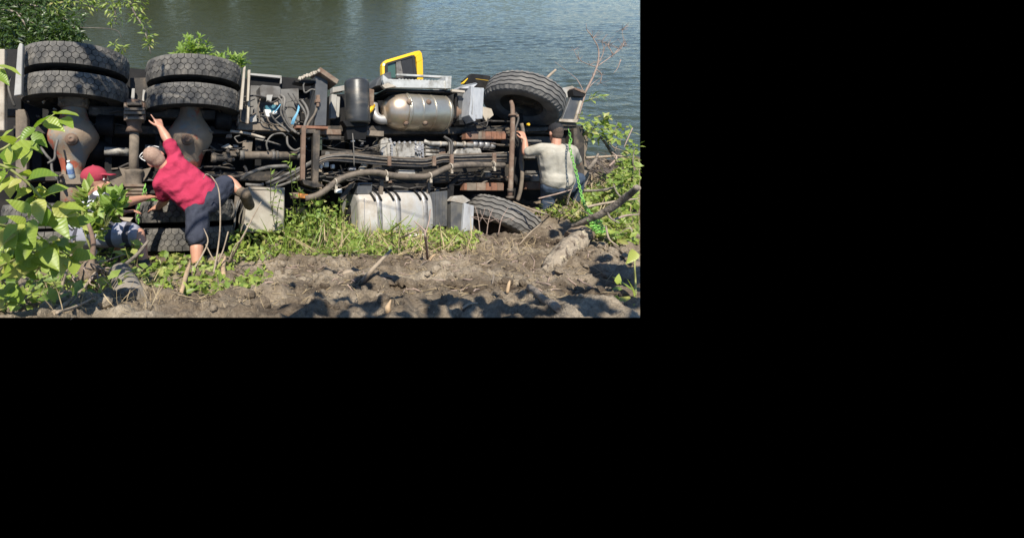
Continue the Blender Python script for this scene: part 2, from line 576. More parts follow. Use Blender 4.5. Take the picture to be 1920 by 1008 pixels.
M['panel'] = mk('dusty_toolbox_panel', (.33, .30, .24), (.42, .385, .32), 4, .75, bump=.15, c3=(.25, .20, .15), csc=2.5, thr=.55, soft=.15)
M['fender'] = mk('scratched_grey_plastic', (.30, .31, .32), (.40, .405, .41), 6, .55, bump=.12, c3=(.22, .21, .2), csc=4, thr=.6, stretch=(3, 3, 1))
M['step'] = mk('aluminium_step', (.42, .42, .38), (.56, .55, .51), 8, .5, .25, bump=.12, c3=(.27, .25, .21), csc=5, thr=.57)
M['darkpanel'] = mk('dark_ribbed_panel', (.05, .052, .054), (.09, .09, .09), 6, .5, bump=.12, c3=(.13, .12, .10), csc=3, thr=.6)
M['yellow'] = mk('yellow_cab_paint', (.74, .42, .015), (.80, .48, .02), 3, .32, bump=.03, c3=(.55, .33, .04), csc=5, thr=.68)
M['glass'] = mk('dark_window_glass', (.05, .10, .075), None, rough=.25, bump=0, spec=.9)
M['rubber_seal'] = mk('door_seal', (.012, .012, .012), (.02, .02, .02), 8, .6)
M['hose'] = mk('dusty_hose', (.10, .08, .06), (.16, .128, .096), 16, .75, bump=.3, c3=(.04, .034, .028), csc=7, thr=.6)
M['hose_grey'] = mk('grey_cable', (.09, .083, .073), (.17, .155, .135), 14, .65, bump=.2, c3=(.03, .027, .024), csc=6, thr=.6)
M['hose_black'] = mk('black_hose', (.02, .019, .018), (.06, .052, .045), 10, .6, bump=.15)
M['hose_blue'] = mk('blue_airline', (.10, .30, .45), (.16, .40, .55), 10, .5)
M['teal'] = mk('teal_valve', (.03, .12, .15), (.06, .18, .22), 10, .5)
M['white'] = mk('white_fitting', (.62, .60, .56), (.72, .70, .66), 8, .6)
M['orange'] = mk('amber_lens', (.70, .22, .03), (.6, .3, .1), 12, .5)
M['green'] = mk('neon_green_chain', (.10, .34, .04), (.22, .46, .09), 20, .5)
M['skin'] = mk('mottled_skin', (.46, .235, .15), (.52, .275, .18), 12, .5, bump=.08, bsc=120, c3=(.44, .20, .13), csc=5, thr=.6, soft=.15)  # the skin's own tone with redder patches
M['red_cloth'] = mk('red_cotton', (.34, .026, .062), (.41, .036, .082), 7, .9, bump=.8, bsc=6, c3=(.28, .02, .05), csc=5, thr=.6, spec=.2, bdist=.03, fold=(2.8, (0.3, 0.55, 0.0), .5))
M['white_cloth'] = mk('dirty_white_cotton', (.33, .31, .26), (.45, .425, .365), 5, .9, bump=.8, bsc=5, c3=(.29, .255, .19), csc=2.2, thr=.54, soft=.22, spec=.2, bdist=.02, fold=(2.0, (0.2, 1.25, 0.0), .8))
M['navy'] = mk('navy_cotton', (.028, .032, .048), (.042, .047, .066), 6, .85, bump=.8, bsc=6, spec=.25, bdist=.03, fold=(2.8, (0.2, 0.9, 0.0), .35))
M['denim'] = mk('dark_denim', (.03, .045, .07), (.06, .08, .115), 8, .9, bump=.5, bsc=8, spec=.2)
M['denim_pale'] = mk('pale_denim', (.16, .20, .25), (.26, .30, .35), 8, .9, bump=.5, bsc=8, spec=.2)
M['cap_black'] = mk('black_cap_cloth', (.018, .018, .02), (.03, .03, .032), 10, .9, bump=.3, spec=.2)
M['cap_red'] = mk('maroon_cap_cloth', (.30, .035, .055), (.36, .045, .07), 10, .85, bump=.3, spec=.2)
M['boot'] = mk('muddy_boot', (.10, .075, .05), (.17, .13, .09), 10, .85, bump=.5, c3=(.05, .04, .03), csc=8, thr=.6)
M['shoe'] = mk('black_trainer', (.02, .02, .02), (.05, .047, .042), 12, .75, bump=.3)
M['hair'] = mk('cropped_grey_hair', (.27, .165, .115), (.37, .25, .185), 40, .8, bump=.5, bsc=150)
M['hair_dark'] = mk('short_dark_hair', (.05, .035, .025), (.09, .06, .045), 40, .8, bump=.5, bsc=150)
M['eye'] = mk('eye', (.5, .48, .46), None, rough=.2, bump=0)
M['bark'] = mk('grey_brown_bark', (.17, .14, .11), (.27, .225, .18), 14, .9, bump=.9, bsc=22, c3=(.08, .065, .05), csc=12, thr=.55, bdist=.03, stretch=(.6, 1, 1))
M['deadwood'] = mk('pale_dead_wood', (.26, .20, .14), (.36, .29, .21), 18, .85, bump=.4, c3=(.2, .15, .11), csc=10, thr=.6)
M['straw'] = mk('split_wood', (.36, .245, .14), (.46, .33, .20), 20, .8, bump=.3)
M['wetwood'] = mk('wet_drift_wood', (.045, .034, .026), (.11, .088, .07), 18, .7)
M['twig'] = mk('reddish_twig', (.24, .17, .135), (.36, .27, .22), 20, .85, bump=.3)
M['sand'] = mk('caked_light_soil', (.26, .21, .155), (.37, .31, .235), 9, .95, bump=1.0, bsc=30, c3=(.46, .39, .27), csc=7, thr=.60, soft=.04, c4=(.12, .09, .065), dsc=11, thr4=.6, spec=.2, bdist=.03)
M['stone'] = mk('dusty_clay_pipe', (.19, .165, .135), (.25, .22, .185), 6, .95, bump=.5, bsc=40, spec=.2)
M['root'] = mk('root_ball_soil', (.16, .12, .085), (.24, .185, .135), 20, .95, bump=.9, bsc=60, spec=.2)
M['leaf_big'] = mk_leaf('knotweed_leaf', (.15, .25, .03), (.35, .42, .07), (.48, .44, .13), trans=.40, rough=.4, vein=True)
M['leaf_mid'] = mk_leaf('weed_leaf', (.12, .20, .028), (.31, .38, .075), (.40, .34, .14), trans=.3, rough=.5)
M['leaf_dark'] = mk_leaf('shade_tree_leaf', (.025, .052, .010), (.075, .125, .018), trans=.25, rough=.4)
M['leaf_lime'] = mk_leaf('young_lime_leaf', (.17, .27, .04), (.26, .36, .07), trans=.35, rough=.5)
M['leaf_far'] = mk_leaf('far_bank_leaf', (.20, .20, .05), (.34, .30, .085), trans=.25, rough=.6)
M['stem'] = mk('green_stem', (.20, .22, .06), (.30, .30, .10), 10, .6)
M['dry'] = mk_leaf('dry_stalk', (.36, .27, .15), (.50, .40, .25), trans=.15, rough=.8)
M['plastic'] = mk('clear_bottle_plastic', (.55, .68, .75), None, rough=.12, bump=0, spec=.9)
M['label_blue'] = mk('blue_bottle_label', (.02, .10, .42), (.45, .6, .75), 25, .4, bump=0)

# dirt: grey-brown soil with paler crust, darker damp patches and crumbs
m, n, l, out = new_mat('bank_soil')
b = n.new('ShaderNodeBsdfPrincipled'); tc = n.new('ShaderNodeTexCoord'); vec = tc.outputs['Object']
t1 = _noise(n, l, vec, 1.6, 6, .62); t2 = _noise(n, l, vec, 11, 6, .7); t3 = _noise(n, l, vec, 70, 4, .7)
c = _ramp(n, l, t1.outputs['Fac'], [(.33, (.088, .065, .045)), (.48, (.212, .168, .120)), (.66, (.40, .335, .25))]).outputs['Color']
c = _mix(n, l, .75, c, _ramp(n, l, t2.outputs['Fac'], [(.3, (.42, .40, .38)), (.55, (.98, .98, .98)), (.75, (1.25, 1.22, 1.16))]).outputs['Color'], 'MULTIPLY')
c = _mix(n, l, .6, c, _ramp(n, l, t3.outputs['Fac'], [(.35, (.5, .48, .46)), (.6, (1.1, 1.1, 1.1))]).outputs['Color'], 'MULTIPLY')
vo = n.new('ShaderNodeTexVoronoi'); vo.inputs['Scale'].default_value = 26; l.new(vec, vo.inputs['Vector'])
c = _mix(n, l, _ramp(n, l, vo.outputs['Distance'], [(.07, .55), (.13, 0.0)]).outputs['Color'], c, (.42, .36, .27))
l.new(c, b.inputs['Base Color']); b.inputs['Roughness'].default_value = .95; b.inputs['Specular IOR Level'].default_value = .15
bp = n.new('ShaderNodeBump'); bp.inputs['Strength'].default_value = .9; bp.inputs['Distance'].default_value = .02
ad = n.new('ShaderNodeMath'); ad.operation = 'ADD'; l.new(t2.outputs['Fac'], ad.inputs[0]); l.new(t3.outputs['Fac'], ad.inputs[1])
l.new(ad.outputs[0], bp.inputs['Height']); l.new(bp.outputs[0], b.inputs['Normal'])
l.new(b.outputs[0], out.inputs['Surface'])
M['dirt'] = m
M['bank_grass'] = mk('far_bank_grass', (.07, .085, .02), (.13, .13, .04), .8, .95, bump=.5, bsc=3)

# river water: murky body under wind ripples
m, n, l, out = new_mat('river_water')
b = n.new('ShaderNodeBsdfPrincipled'); tc = n.new('ShaderNodeTexCoord')
mp = n.new('ShaderNodeMapping'); mp.inputs['Scale'].default_value = (.55, 1.0, 1.0); mp.inputs['Rotation'].default_value = (0, 0, math.radians(14))
l.new(tc.outputs['Object'], mp.inputs['Vector'])
w1 = _noise(n, l, mp.outputs[0], 3.2, 3, .55, .6); w2 = _noise(n, l, mp.outputs[0], 9.5, 3, .6, .8); w3 = _noise(n, l, mp.outputs[0], .5, 3, .5)
sm = n.new('ShaderNodeMath'); sm.operation = 'MULTIPLY'; sm.inputs[1].default_value = .45; l.new(w2.outputs['Fac'], sm.inputs[0])
a1 = n.new('ShaderNodeMath'); a1.operation = 'ADD'; l.new(w1.outputs['Fac'], a1.inputs[0]); l.new(sm.outputs[0], a1.inputs[1])
mr = n.new('ShaderNodeMapRange'); mr.inputs['To Min'].default_value = .55; mr.inputs['To Max'].default_value = 1.15
l.new(w3.outputs['Fac'], mr.inputs['Value'])
bp = n.new('ShaderNodeBump'); bp.inputs['Distance'].default_value = .05
l.new(mr.outputs[0], bp.inputs['Strength'])
l.new(a1.outputs[0], bp.inputs['Height']); l.new(bp.outputs[0], b.inputs['Normal'])
b.inputs['Base Color'].default_value = (.033, .040, .022, 1)
b.inputs['Roughness'].default_value = .07; b.inputs['IOR'].default_value = 1.333
l.new(b.outputs[0], out.inputs['Surface'])
M['water'] = m

# ------------------------------------------------------------------ ground and river
def trim(o):
    """Cut a sheet of the setting along the limits of the modelled ground."""
    bm = bmesh.new(); bm.from_mesh(o.data)
    bmesh.ops.bisect_plane(bm, geom=bm.verts[:] + bm.edges[:] + bm.faces[:], plane_co=CAM, plane_no=RIGHT_N, clear_outer=True)
    bmesh.ops.bisect_plane(bm, geom=bm.verts[:] + bm.edges[:] + bm.faces[:], plane_co=CAM, plane_no=LEFT_N)
    fs = [f for f in bm.faces if (f.calc_center_median() - CAM).dot(LEFT_N) < 0]   # the bank goes on beyond the near side of the plants
    g = list({e for f in fs for e in f.edges}) + list({v for f in fs for v in f.verts}) + fs
    bmesh.ops.bisect_plane(bm, geom=g, plane_co=CAM, plane_no=LOW_N, clear_outer=True)
    bm.to_mesh(o.data); bm.free()
    o.data.polygons.foreach_set('use_smooth', [True] * len(o.data.polygons))

ys = np.concatenate([np.arange(-.6, 1.0, .1), np.arange(1.0, 4.6, .017), np.arange(4.6, 9.0, .04), np.arange(9.0, 60, 1.0)])
ts = np.concatenate([np.arange(-3.6, -.78, .04), np.arange(-.78, .90, .0055)])
TT, YY = np.meshgrid(ts, ys)
XX = TT * (YY * .92 + .9)
ZZ = gh(XX, YY)
V = np.stack([XX, YY, ZZ], -1).reshape(-1, 3)
nx, ny = len(ts), len(ys)
I = (np.arange(ny - 1)[:, None] * nx + np.arange(nx - 1)[None]).reshape(-1)
F = np.stack([I, I + 1, I + nx + 1, I + nx], -1)
ground = np_obj('ground', V, F, M['dirt'], smooth=True)
trim(ground)
ground['kind'] = 'structure'
# short-crested wind ripples as real relief, calmer and rougher in streaks
wy = np.concatenate([np.arange(4.0, 12, .045), np.arange(12, 25, .10), np.arange(25, 62.5, .25)])
wt = np.concatenate([np.arange(-1.75, -.80, .05), np.arange(-.80, .92, .0042)])
TT, YY = np.meshgrid(wt, wy)
XX = TT * (YY * .92 + 1.6)
ZZ = np.zeros_like(XX)
rw = np.random.RandomState(5)
for q in range(44):
    lam = math.exp(rw.uniform(math.log(.11), math.log(.75)))
    a = math.radians(102) + rw.normal() * .55
    kx, ky = math.cos(a) * 2 * math.pi / lam, math.sin(a) * 2 * math.pi / lam
    amp = .0165 * lam / (2 * math.pi)
    warp = 1.6 * vnoise(XX * .5 / lam ** .5, YY * .5 / lam ** .5, 200 + q)
    ZZ += amp * np.sin(kx * XX + ky * YY + rw.uniform(0, 6.28) + 2 * warp)
ZZ *= .65 + 1.3 * np.clip(fbm(XX * .12, YY * .35, 301, 3) + .35, 0, 1)
V = np.stack([XX, YY, ZZ], -1).reshape(-1, 3)
nx, ny = len(wt), len(wy)
I = (np.arange(ny - 1)[:, None] * nx + np.arange(nx - 1)[None]).reshape(-1)
river = np_obj('river_water', V, np.stack([I, I + 1, I + nx + 1, I + nx], -1), M['water'], smooth=True)
trim(river)
river['kind'] = 'structure'

# far bank with its trees: beyond the top of the picture, seen as the green reflection in the river
mb = MB()
mb.add([(-80, 58, -.6), (30, 58, -.6), (30, 66, 1.4), (-80, 66, 1.4), (30, 90, 2.2), (-80, 90, 2.2)], [(0, 1, 2, 3), (3, 2, 4, 5)], True)
fb = mb.build('far_bank', M['bank_grass']); fb['kind'] = 'structure'

def simple_tree(x, y, z, h, w, label, k):
    t = thing('broadleaf_tree', label, 'tree', (x, y, z), 'trees along the far bank')
    mb = MB(); mb.tube([(0, 0, -.3), (.1, 0, h * .3), (0, .1, h * .75)], [.3, .22, .06], 8)
    for q in range(6):
        a = q * 1.05; mb.tube([(0, 0, h * (.3 + .07 * q)), (math.cos(a) * w * .3, math.sin(a) * w * .3, h * (.45 + .08 * q))], [.1, .03], 5)
    mb.build('trunk', M['bark'], t)
    n_ = 2600
    cl = nrs.normal(size=(26, 3)) * np.array([w * .22, w * .22, h * .26]) + np.array([0, 0, h * .5])
    P = cl[nrs.randint(0, 26, n_)] + nrs.normal(size=(n_, 3)) * np.array([w * .09, w * .09, h * .06])
    P[:, 2] = np.maximum(P[:, 2], h * .04)
    Vl, Fl = scatter_leaves(P, rand_dirs(n_, -.1), rand_norms(n_), nrs.uniform(.6, 1.15, n_), LT_LOW)
    np_obj('crown', Vl, Fl, M['leaf_far'], t)

for k, (x, y, h, w, lab) in enumerate([(-43, 63, 15, 12, 'broad tree on the far bank beyond the river bend'), (-33, 62, 17, 12, 'tallest tree standing on the far bank'),
        (-23, 63, 15, 11, 'round crowned tree on the far bank between two taller ones'), (-14, 62, 16, 11, 'dense tree on the far bank facing the rear wheels'),
        (-6, 63, 14, 10, 'tree on the far bank facing the middle of the truck'), (0.5, 62, 12, 8, 'narrower tree on the far bank facing the cab'),
        (9, 66, 6.5, 8, 'low tree at the open end of the far bank')]):
    simple_tree(x, y, .8, h, w, lab, k)

# unseen wood added behind the far trees to even the river's reflection
n_ = 11000
X_ = nrs.uniform(-75, 3, n_); Y_ = nrs.uniform(64, 74, n_)
HT_ = (11 + 5 * fbm(X_ * .12, Y_ * 0, 501, 3)) * np.clip((6 - X_) / 6, .35, 1)
P_ = np.stack([X_, Y_, 1.2 + HT_ * nrs.uniform(0, 1, n_) ** .8], -1)
Vl, Fl = scatter_leaves(P_, rand_dirs(n_, -.1), rand_norms(n_), nrs.uniform(.9, 1.9, n_), LT_LOW)
o = np_obj('reflection_woods', Vl, Fl, M['leaf_far']); o['kind'] = 'stuff'
def mk_stripe(name, ca, cb, scale, axis='Z', thr=.5):
    m, n, l, out = new_mat(name)
    b = n.new('ShaderNodeBsdfPrincipled'); tc = n.new('ShaderNodeTexCoord')
    w = n.new('ShaderNodeTexWave'); w.wave_type = 'BANDS'; w.bands_direction = axis
    w.inputs['Scale'].default_value = scale; w.inputs['Distortion'].default_value = 2.5; w.inputs['Detail'].default_value = 1.0; w.inputs['Detail Scale'].default_value = .6
    l.new(tc.outputs['Object'], w.inputs['Vector'])
    c = _ramp(n, l, w.outputs['Fac'], [(thr - .04, ca), (thr + .04, cb)])
    l.new(c.outputs['Color'], b.inputs['Base Color']); b.inputs['Roughness'].default_value = .9
    l.new(b.outputs[0], out.inputs['Surface'])
    return m
M['stripe'] = mk_stripe('striped_shirt_cloth', (.04, .042, .05), (.50, .50, .54), 4.0, 'Z', .38)
M['stripe_grey'] = mk_stripe('striped_shorts_cloth', (.045, .045, .055), (.25, .25, .29), 2.2, 'X', .26)
# ------------------------------------------------------------------ the overturned truck
truck = thing('overturned_truck', 'big dump truck lying on its side with its muddy underside turned to the bank', 'truck')
truck.matrix_world = TM

def S(u):
    return 190.5 - .0617 * u

def rpoly(mb, pts, o, th):
    a = [T(u, v, o) for u, v in pts]
    return mb.loft(a, [p + Vector((0, -th, 0)) for p in a])

def rect(mb, u0, v0, u1, v1, o, th):
    return rpoly(mb, [(u0, v0), (u1, v0), (u1, v1), (u0, v1)], o, th)

def tpath(mb, pts, r, n=8, k=5, cap=True):
    return mb.tube([T(*p) for p in pts], r, n, cap, ctrl=k)

def R_(name, mat, rects, bevel=.004, parent=None, label=None):
    first = None
    for q in rects:
        mb = MB()
        if isinstance(q[0], (int, float)): rect(mb, *q)
        else: rpoly(mb, *q)
        o = mb.build(name, M[mat], parent or truck, label, bevel)
        first = first or o
    return first

def H_(name, mat, pts, r, parent=None, n=8, k=5, label=None):
    return tpath(MB(), pts, r, n, k).build(name, M[mat], parent or truck, label)

def zaxis_lathe(mb, u, prof, o, n=24):
    """prof: (photo row v, radius in photo px) down a part whose axis runs along the axles."""
    a = T(u, prof[0][0], o); s = S(u)
    pr = []
    for v, rp in prof:
        p = T(u, v, o); pr.append((a.z - p.z, rp / s))
    return mb.lathe(pr, a, (0, 0, -1), n)

# --- bodies behind the underside: dump body floor, cab, chassis
R_('dump_body', 'black', [([(2, 100), (250, 128), (590, 158), (596, 405), (250, 440), (-40, 440), (-40, 110)], -.46, 1.7)], .01)  # backing coloured near black to stand for the shade between the chassis parts
R_('cab_shell', 'yellow', [([(672, 205), (1060, 205), (1066, 385), (672, 400)], -.92, 1.3)], .05)
R_('cab_floor', 'black', [([(622, 176), (850, 178), (905, 205), (1074, 212), (1082, 392), (622, 408)], -.50, .40)], .01)
R_('frame_rail', 'frame', [(25, 236, 1075, 251, -.10, .26)])
R_('frame_rail', 'frame', [(25, 322, 1075, 339, -.10, .26)])
for (u0, u1) in ((60, 78), (196, 210), (290, 304), (478, 490), (655, 668), (845, 858), (1040, 1056)):
    R_('cross_member', 'black', [(u0, 248, u1, 326, -.16, .14)])
R_('frame_rail_cover', 'mud', [([(448, 230), (556, 234), (556, 247), (446, 243)], .02, .09)], label='dusty light strip of the frame rail')
R_('frame_rail_cover', 'rust_dull', [([(600, 241), (640, 243), (640, 253), (600, 252)], .02, .09)])
R_('frame_rail_cover', 'mud', [([(684, 244), (720, 246), (720, 256), (684, 254)], .02, .09)])

# --- wheels
def drive_tyre_mesh():
    R0, W = .525, .242
    mb = MB()
    h = W / 2
    prof = [(-h * .62, .29), (-h * .9, .34), (-h, .42), (-h * .97, .47), (-h * .86, .505), (-h * .8, R0 - .016), (h * .8, R0 - .016),
            (h * .86, .505), (h * .97, .47), (h, .42), (h * .9, .34), (h * .62, .29)]
    mb.lathe(prof, (0, 0, 0), (0, 0, 1), 64, cap=False)
    nlathe = len(mb.f)
    N, rows = 46, 4
    pw = 2 * h * .93 / rows
    def P(a, z, r): return (r * math.cos(a), r * math.sin(a), z)
    for j in range(rows):
        zc = -h * .93 + pw * (j + .5)
        for i in range(N):
            a0 = 2 * math.pi * (i + .5 * (j % 2)) / N
            da = 2 * math.pi / N * .5 * .985
            da = 2 * math.pi / N * .5 * .955
            hz = pw / 1.55 * .955
            if 0 < j < rows - 1:
                pts = [(-da, -hz * .45), (0, -hz * 1.1), (da, -hz * .45), (da, hz * .45), (0, hz * 1.1), (-da, hz * .45)]
            else:
                s = -1 if j == 0 else 1   # shoulder block: square outside, pointed inside
                pts = [(-da, s * hz * .78), (-da, -s * hz * .45), (-da * .02, -s * hz * 1.1), (da * .02, -s * hz * 1.1), (da, -s * hz * .45), (da, s * hz * .78)]
            jr = R0 + rnd.uniform(-.004, .002); da *= rnd.uniform(.95, 1.0)
            drop = .012 if j in (0, rows - 1) else 0
            base = [P(a0 + x, zc + z, R0 - .02) for x, z in pts]
            top = []
            for x, z in pts:
                e = .95
                rr = jr - .001 - (drop if abs(zc + z * e) > h * .88 else 0)
                top.append(P(a0 + x * e, zc + z * e, rr))
            mb.loft(base, top)
    me = mb.mesh('tyre'); me.polygons.foreach_set('material_index', [1] * nlathe + [0] * (len(mb.f) - nlathe))
    return me

def steer_tyre_mesh():
    R0, W, N = .54, .31, 192
    h = W / 2
    # profile across the tread with four wavy grooves
    prof = [(-h * .62, .29, 0), (-h * .92, .35, 0), (-h, .43, 0), (-h * .985, .485, 0), (-h * .93, .515, 1)]
    for g in (-.60, -.20, .20, .60):
        z = g * h
        prof += [(z - .009, R0 - .012 * (abs(g) ** 3), 2), (z - .004, R0 - .02, 2), (z + .004, R0 - .02, 2), (z + .009, R0 - .012 * (abs(g) ** 3), 2)]
    prof = prof + [(h * .93, .515, 1), (h * .985, .485, 0), (h, .43, 0), (h * .92, .35, 0), (h * .62, .29, 0)]
    V = []; F = []
    for i in range(N):
        a = 2 * math.pi * i / N
        zz = .0065 * (abs((i % 8) - 4) / 2 - 1)
        for (z, r, k) in prof:
            rr = r - (.014 if k == 1 and i % 4 < 2 else 0)
            z2 = z + (zz if k == 2 else 0)
            V.append((rr * math.cos(a), rr * math.sin(a), z2))
    m = len(prof)
    for i in range(N):
        for k in range(m - 1):
            i2 = (i + 1) % N
            F.append((i * m + k, i2 * m + k, i2 * m + k + 1, i * m + k + 1))
    mb = MB(); mb.add(V, F, False)
    return mb.mesh('tyre')

def wheel_mesh():
    mb = MB()
    mb.lathe([(-.10, .29), (-.085, .30), (-.08, .285), (-.02, .27), (.0, .20), (.02, .14), (.07, .13), (.07, .09), (.075, .01)], (0, 0, 0), (0, 0, 1), 32, cap=False)
    mb.lathe([(.10, .29), (.085, .30), (.08, .285), (.03, .27), (.0, .20), (-.02, .14), (-.05, .01)], (0, 0, 0), (0, 0, 1), 32, cap=False)
    for k in range(10):
        a = 2 * math.pi * k / 10
        mb.lathe([(-.03, .016), (.035, .016)], (.165 * math.cos(a), .165 * math.sin(a), 0), (0, 0, 1), 6, smooth=False)
    return mb.mesh('wheel')

DT, ST, WM = drive_tyre_mesh(), steer_tyre_mesh(), wheel_mesh()
DT.materials.append(M['rubber']); DT.materials.append(M['rubber_dark']); ST.materials.append(M['rubber_worn']); WM.materials.append(M['frame'])

def wheel(u, v, o, scale=1.0, steer=0.0, tyre=DT, spin=0.0, label=None):
    w = bpy.data.objects.new('wheel', WM); COL.objects.link(w); w.parent = truck
    if tyre is DT:   # read off the near face of the tread: bring the centre back to the axle
        q, q2 = T(u, v, .44), T(u, v, .06)
        w.location = (q2.x, 0, q.z)
    else:
        w.location = T(u, v, o)
    w.rotation_euler = (0, steer, 0); w.scale = (scale,) * 3
    if label: w['label'] = label
    t = bpy.data.objects.new('tyre', tyre); COL.objects.link(t); t.parent = w
    t.rotation_euler = (0, 0, spin)
    return w

wheel(145, 102, 0.0, .955, spin=.1)
wheel(144, 157, 0.0, .955, spin=.3)
wheel(366, 124, 0.0, 1.0, spin=.2)
wheel(364, 177, 0.0, 1.0, spin=.55)
wheel(349, 395, 0.0, .985, spin=.45)
wheel(350, 448, 0.0, .985, spin=.0)
wheel(118, 404, 0.0, 1.0, spin=.15)
wheel(118, 456, 0.0, 1.0, spin=.6)
wheel(981, 187, 0.0, 1.04, math.radians(-27), ST, .2, 'steered front wheel raised clear of the ground')
wheel(942, 420, .0, 1.04, math.radians(-34), ST, .5, 'steered front wheel half buried in the dirt')

# --- axles with their differential bowls
for (u, sg, ra) in ((141, 1.0, 1.06), (357, 1.0, 1.0)):
    mb = MB()
    zaxis_lathe(mb, u, [(168, 17 * ra), (205, 19 * ra), (222, 24 * ra), (236, 34 * ra), (246, 40 * ra), (256, 42 * ra), (266, 40 * ra), (276, 35 * ra),
                        (288, 27 * ra), (300, 22 * ra), (316, 18 * ra), (334, 17 * ra), (346, 18 * ra), (395, 18 * ra)], -.06, 32)
    ax = mb.build('axle_housing', M['diff'], truck)
    mb = MB(); c = T(u - 6, 262, .14)
    mb.lathe([(.15, .062), (.195, .058), (.196, .036), (.212, .034), (.213, .012), (.207, .01)], (c.x, 0, c.z), (0, 1, 0), 20)
    mb.build('drain_plug', M['rust_dull'], ax)
    for v, r in ((196, 22), (338, 23)):
        mb = MB(); p = T(u, v, -.08); mb.box(p + Vector((0, .05, 0)), .27, .22, .10)
        for sx in (-1, 1):
            for sz in (-1, 1):
                mb.lathe([(0, .018), (.05, .018), (.05, .011), (.085, .011)], p + Vector((sx * .10, .16, sz * .03)), (0, 1, 0), 6, smooth=False)
        mb.build('spring_seat', M['mud'], ax, bevel=.008)
    # pinion nose toward the next shaft
    mb = MB(); a = T(u + 30, 280, -.2); mb.lathe([(0, .15), (.12, .11), (.2, .075), (.24, .075)], a, (-1, 0, -.05), 20)
    mb.build('pinion_nose', M['black'], ax)

# walking beams and the upright trunnion tube between the two axles
R_('walking_beam', 'frame', [([(165, 198), (240, 200), (300, 203), (445, 208), (445, 226), (300, 220), (165, 216)], -.02, .14)], .01)
R_('walking_beam', 'frame', [([(130, 342), (445, 350), (445, 366), (130, 362)], -.02, .14)], .01)
R_('beam_saddle', 'mud', [([(278, 190), (316, 192), (305, 207), (280, 204)], .06, .08), ([(204, 340), (232, 328), (240, 345), (216, 352)], .06, .08)], .004)
mb = MB(); zaxis_lathe(mb, 252, [(246, 8.5), (332, 8.5)], .12, 20)
tr = mb.build('trunnion_tube', M['mud'], truck)
mb = MB()
zaxis_lathe(mb, 252, [(189, 15), (194, 17), (199, 15)], .12, 20); zaxis_lathe(mb, 252, [(214, 11), (221, 13), (228, 15), (231, 13), (238, 12), (247, 15), (249, 9)], .12, 20)
mb.build('tube_collar', M['rust_dull'], tr)
for (u0, u1, v0, v1) in ((238, 266, 191, 197), (233, 271, 202, 207), (232, 272, 209, 214), (236, 270, 219, 224)):
    R_('shim_plate', 'mud', [(u0, v0, u1, v1, .24, .24)], .003, tr)
mb = MB()
for u in (236, 269):
    for v in (197, 211, 221):
        a = T(u, v - 4, .2); mb.lathe([(0, .022), (.05, .022)], a, (0, 0, -1), 6, smooth=False)
mb.build('clamp_bolt', M['rust_dull'], tr)
mb = MB(); zaxis_lathe(mb, 252, [(318, 15), (322, 17), (326, 15), (345, 14), (350, 17), (353, 12)], .12, 24)
mb.build('tube_socket', M['mud'], tr)
R_('socket_web', 'mud', [([(223, 314), (240, 318), (236, 344), (232, 336)], .12, .05), ([(266, 318), (284, 314), (276, 330), (268, 342)], .12, .05)], .003, tr)
for (u0, u1, v0, v1) in ((233, 272, 345, 350), (236, 268, 353, 358), (230, 276, 360, 364), (236, 266, 366, 371)):
    R_('shim_plate', 'rust_dull', [(u0, v0, u1, v1, .22, .22)], .003, tr)
R_('crossing_strut', 'black', [([(200, 326), (226, 318), (230, 332), (206, 340)], .05, .06), ([(278, 318), (300, 326), (298, 340), (276, 332)], .05, .06)])
mb = MB()
for (u0, u1, v) in ((196, 245, 283), (272, 312, 279)):
    a = T(u0, v, -.08); bq = T(u1, v + 2, -.08)
    mb.tube([a, bq], .045, 12)
mb.build('inter_axle_shaft', M['alu'], truck)

# rear end: posts, mud flap bars, bumper
R_('rear_post', 'tan', [([(-6, 92), (9, 92), (8, 245), (-6, 245)], .30, .10)], .006)
R_('mud_flap_bar', 'grey', [([(37, 80), (43, 83), (40, 178), (26, 180), (33, 90)], .40, .08)], .006)
R_('rear_post', 'mud', [([(29, 205), (46, 205), (51, 222), (50, 352), (29, 354)], .18, .10)], .006, label='lower rear post caked with mud')
R_('rear_brace', 'frame', [(-4, 204, 31, 218, .14, .08)])
R_('rear_panel', 'black', [(-20, 92, 40, 350, -.12, .1)])
H_('brake_hose', 'hose_grey', [(20, 145, .2), (16, 162, .25), (20, 180, .25), (28, 200, .2)], .011)
H_('brake_hose', 'hose_grey', [(76, 276, .2), (88, 292, .22), (96, 302, .2), (98, 320, .2), (108, 338, .2)], .012)
H_('brake_hose', 'hose_grey', [(108, 262, .2), (104, 280, .22), (102, 298, .22), (90, 306, .2)], .012)
R_('brake_bracket', 'tan', [([(70, 178), (98, 180), (86, 184), (80, 194)], .02, .05), (50, 182, 54, 191, .08, .03)], .003)
for (u, v, r) in ((432, 226, .12), (215, 236, .11)):
    mb = MB()
    mb.lathe([(0, r), (.02, r + .012), (.04, r), (.16, r), (.18, r * .8)], T(u, v, -.06), (1, 0, .05), 24)
    mb.build('brake_chamber', M['black'], truck)
mb = MB(); mb.lathe([(0, .105), (.02, .105)], T(444, 219, -.06), (-1, 0, -.02), 24); mb.build('chamber_clamp_ring', M['tan'], truck)
R_('axle_gap_panel', 'frame', [(244, 146, 282, 190, -.05, .08)])
R_('spring_hanger', 'grey', [([(247, 166), (253, 166), (252, 190), (245, 190)], .02, .04), ([(268, 168), (275, 170), (272, 190), (266, 190)], .02, .04)], .003)

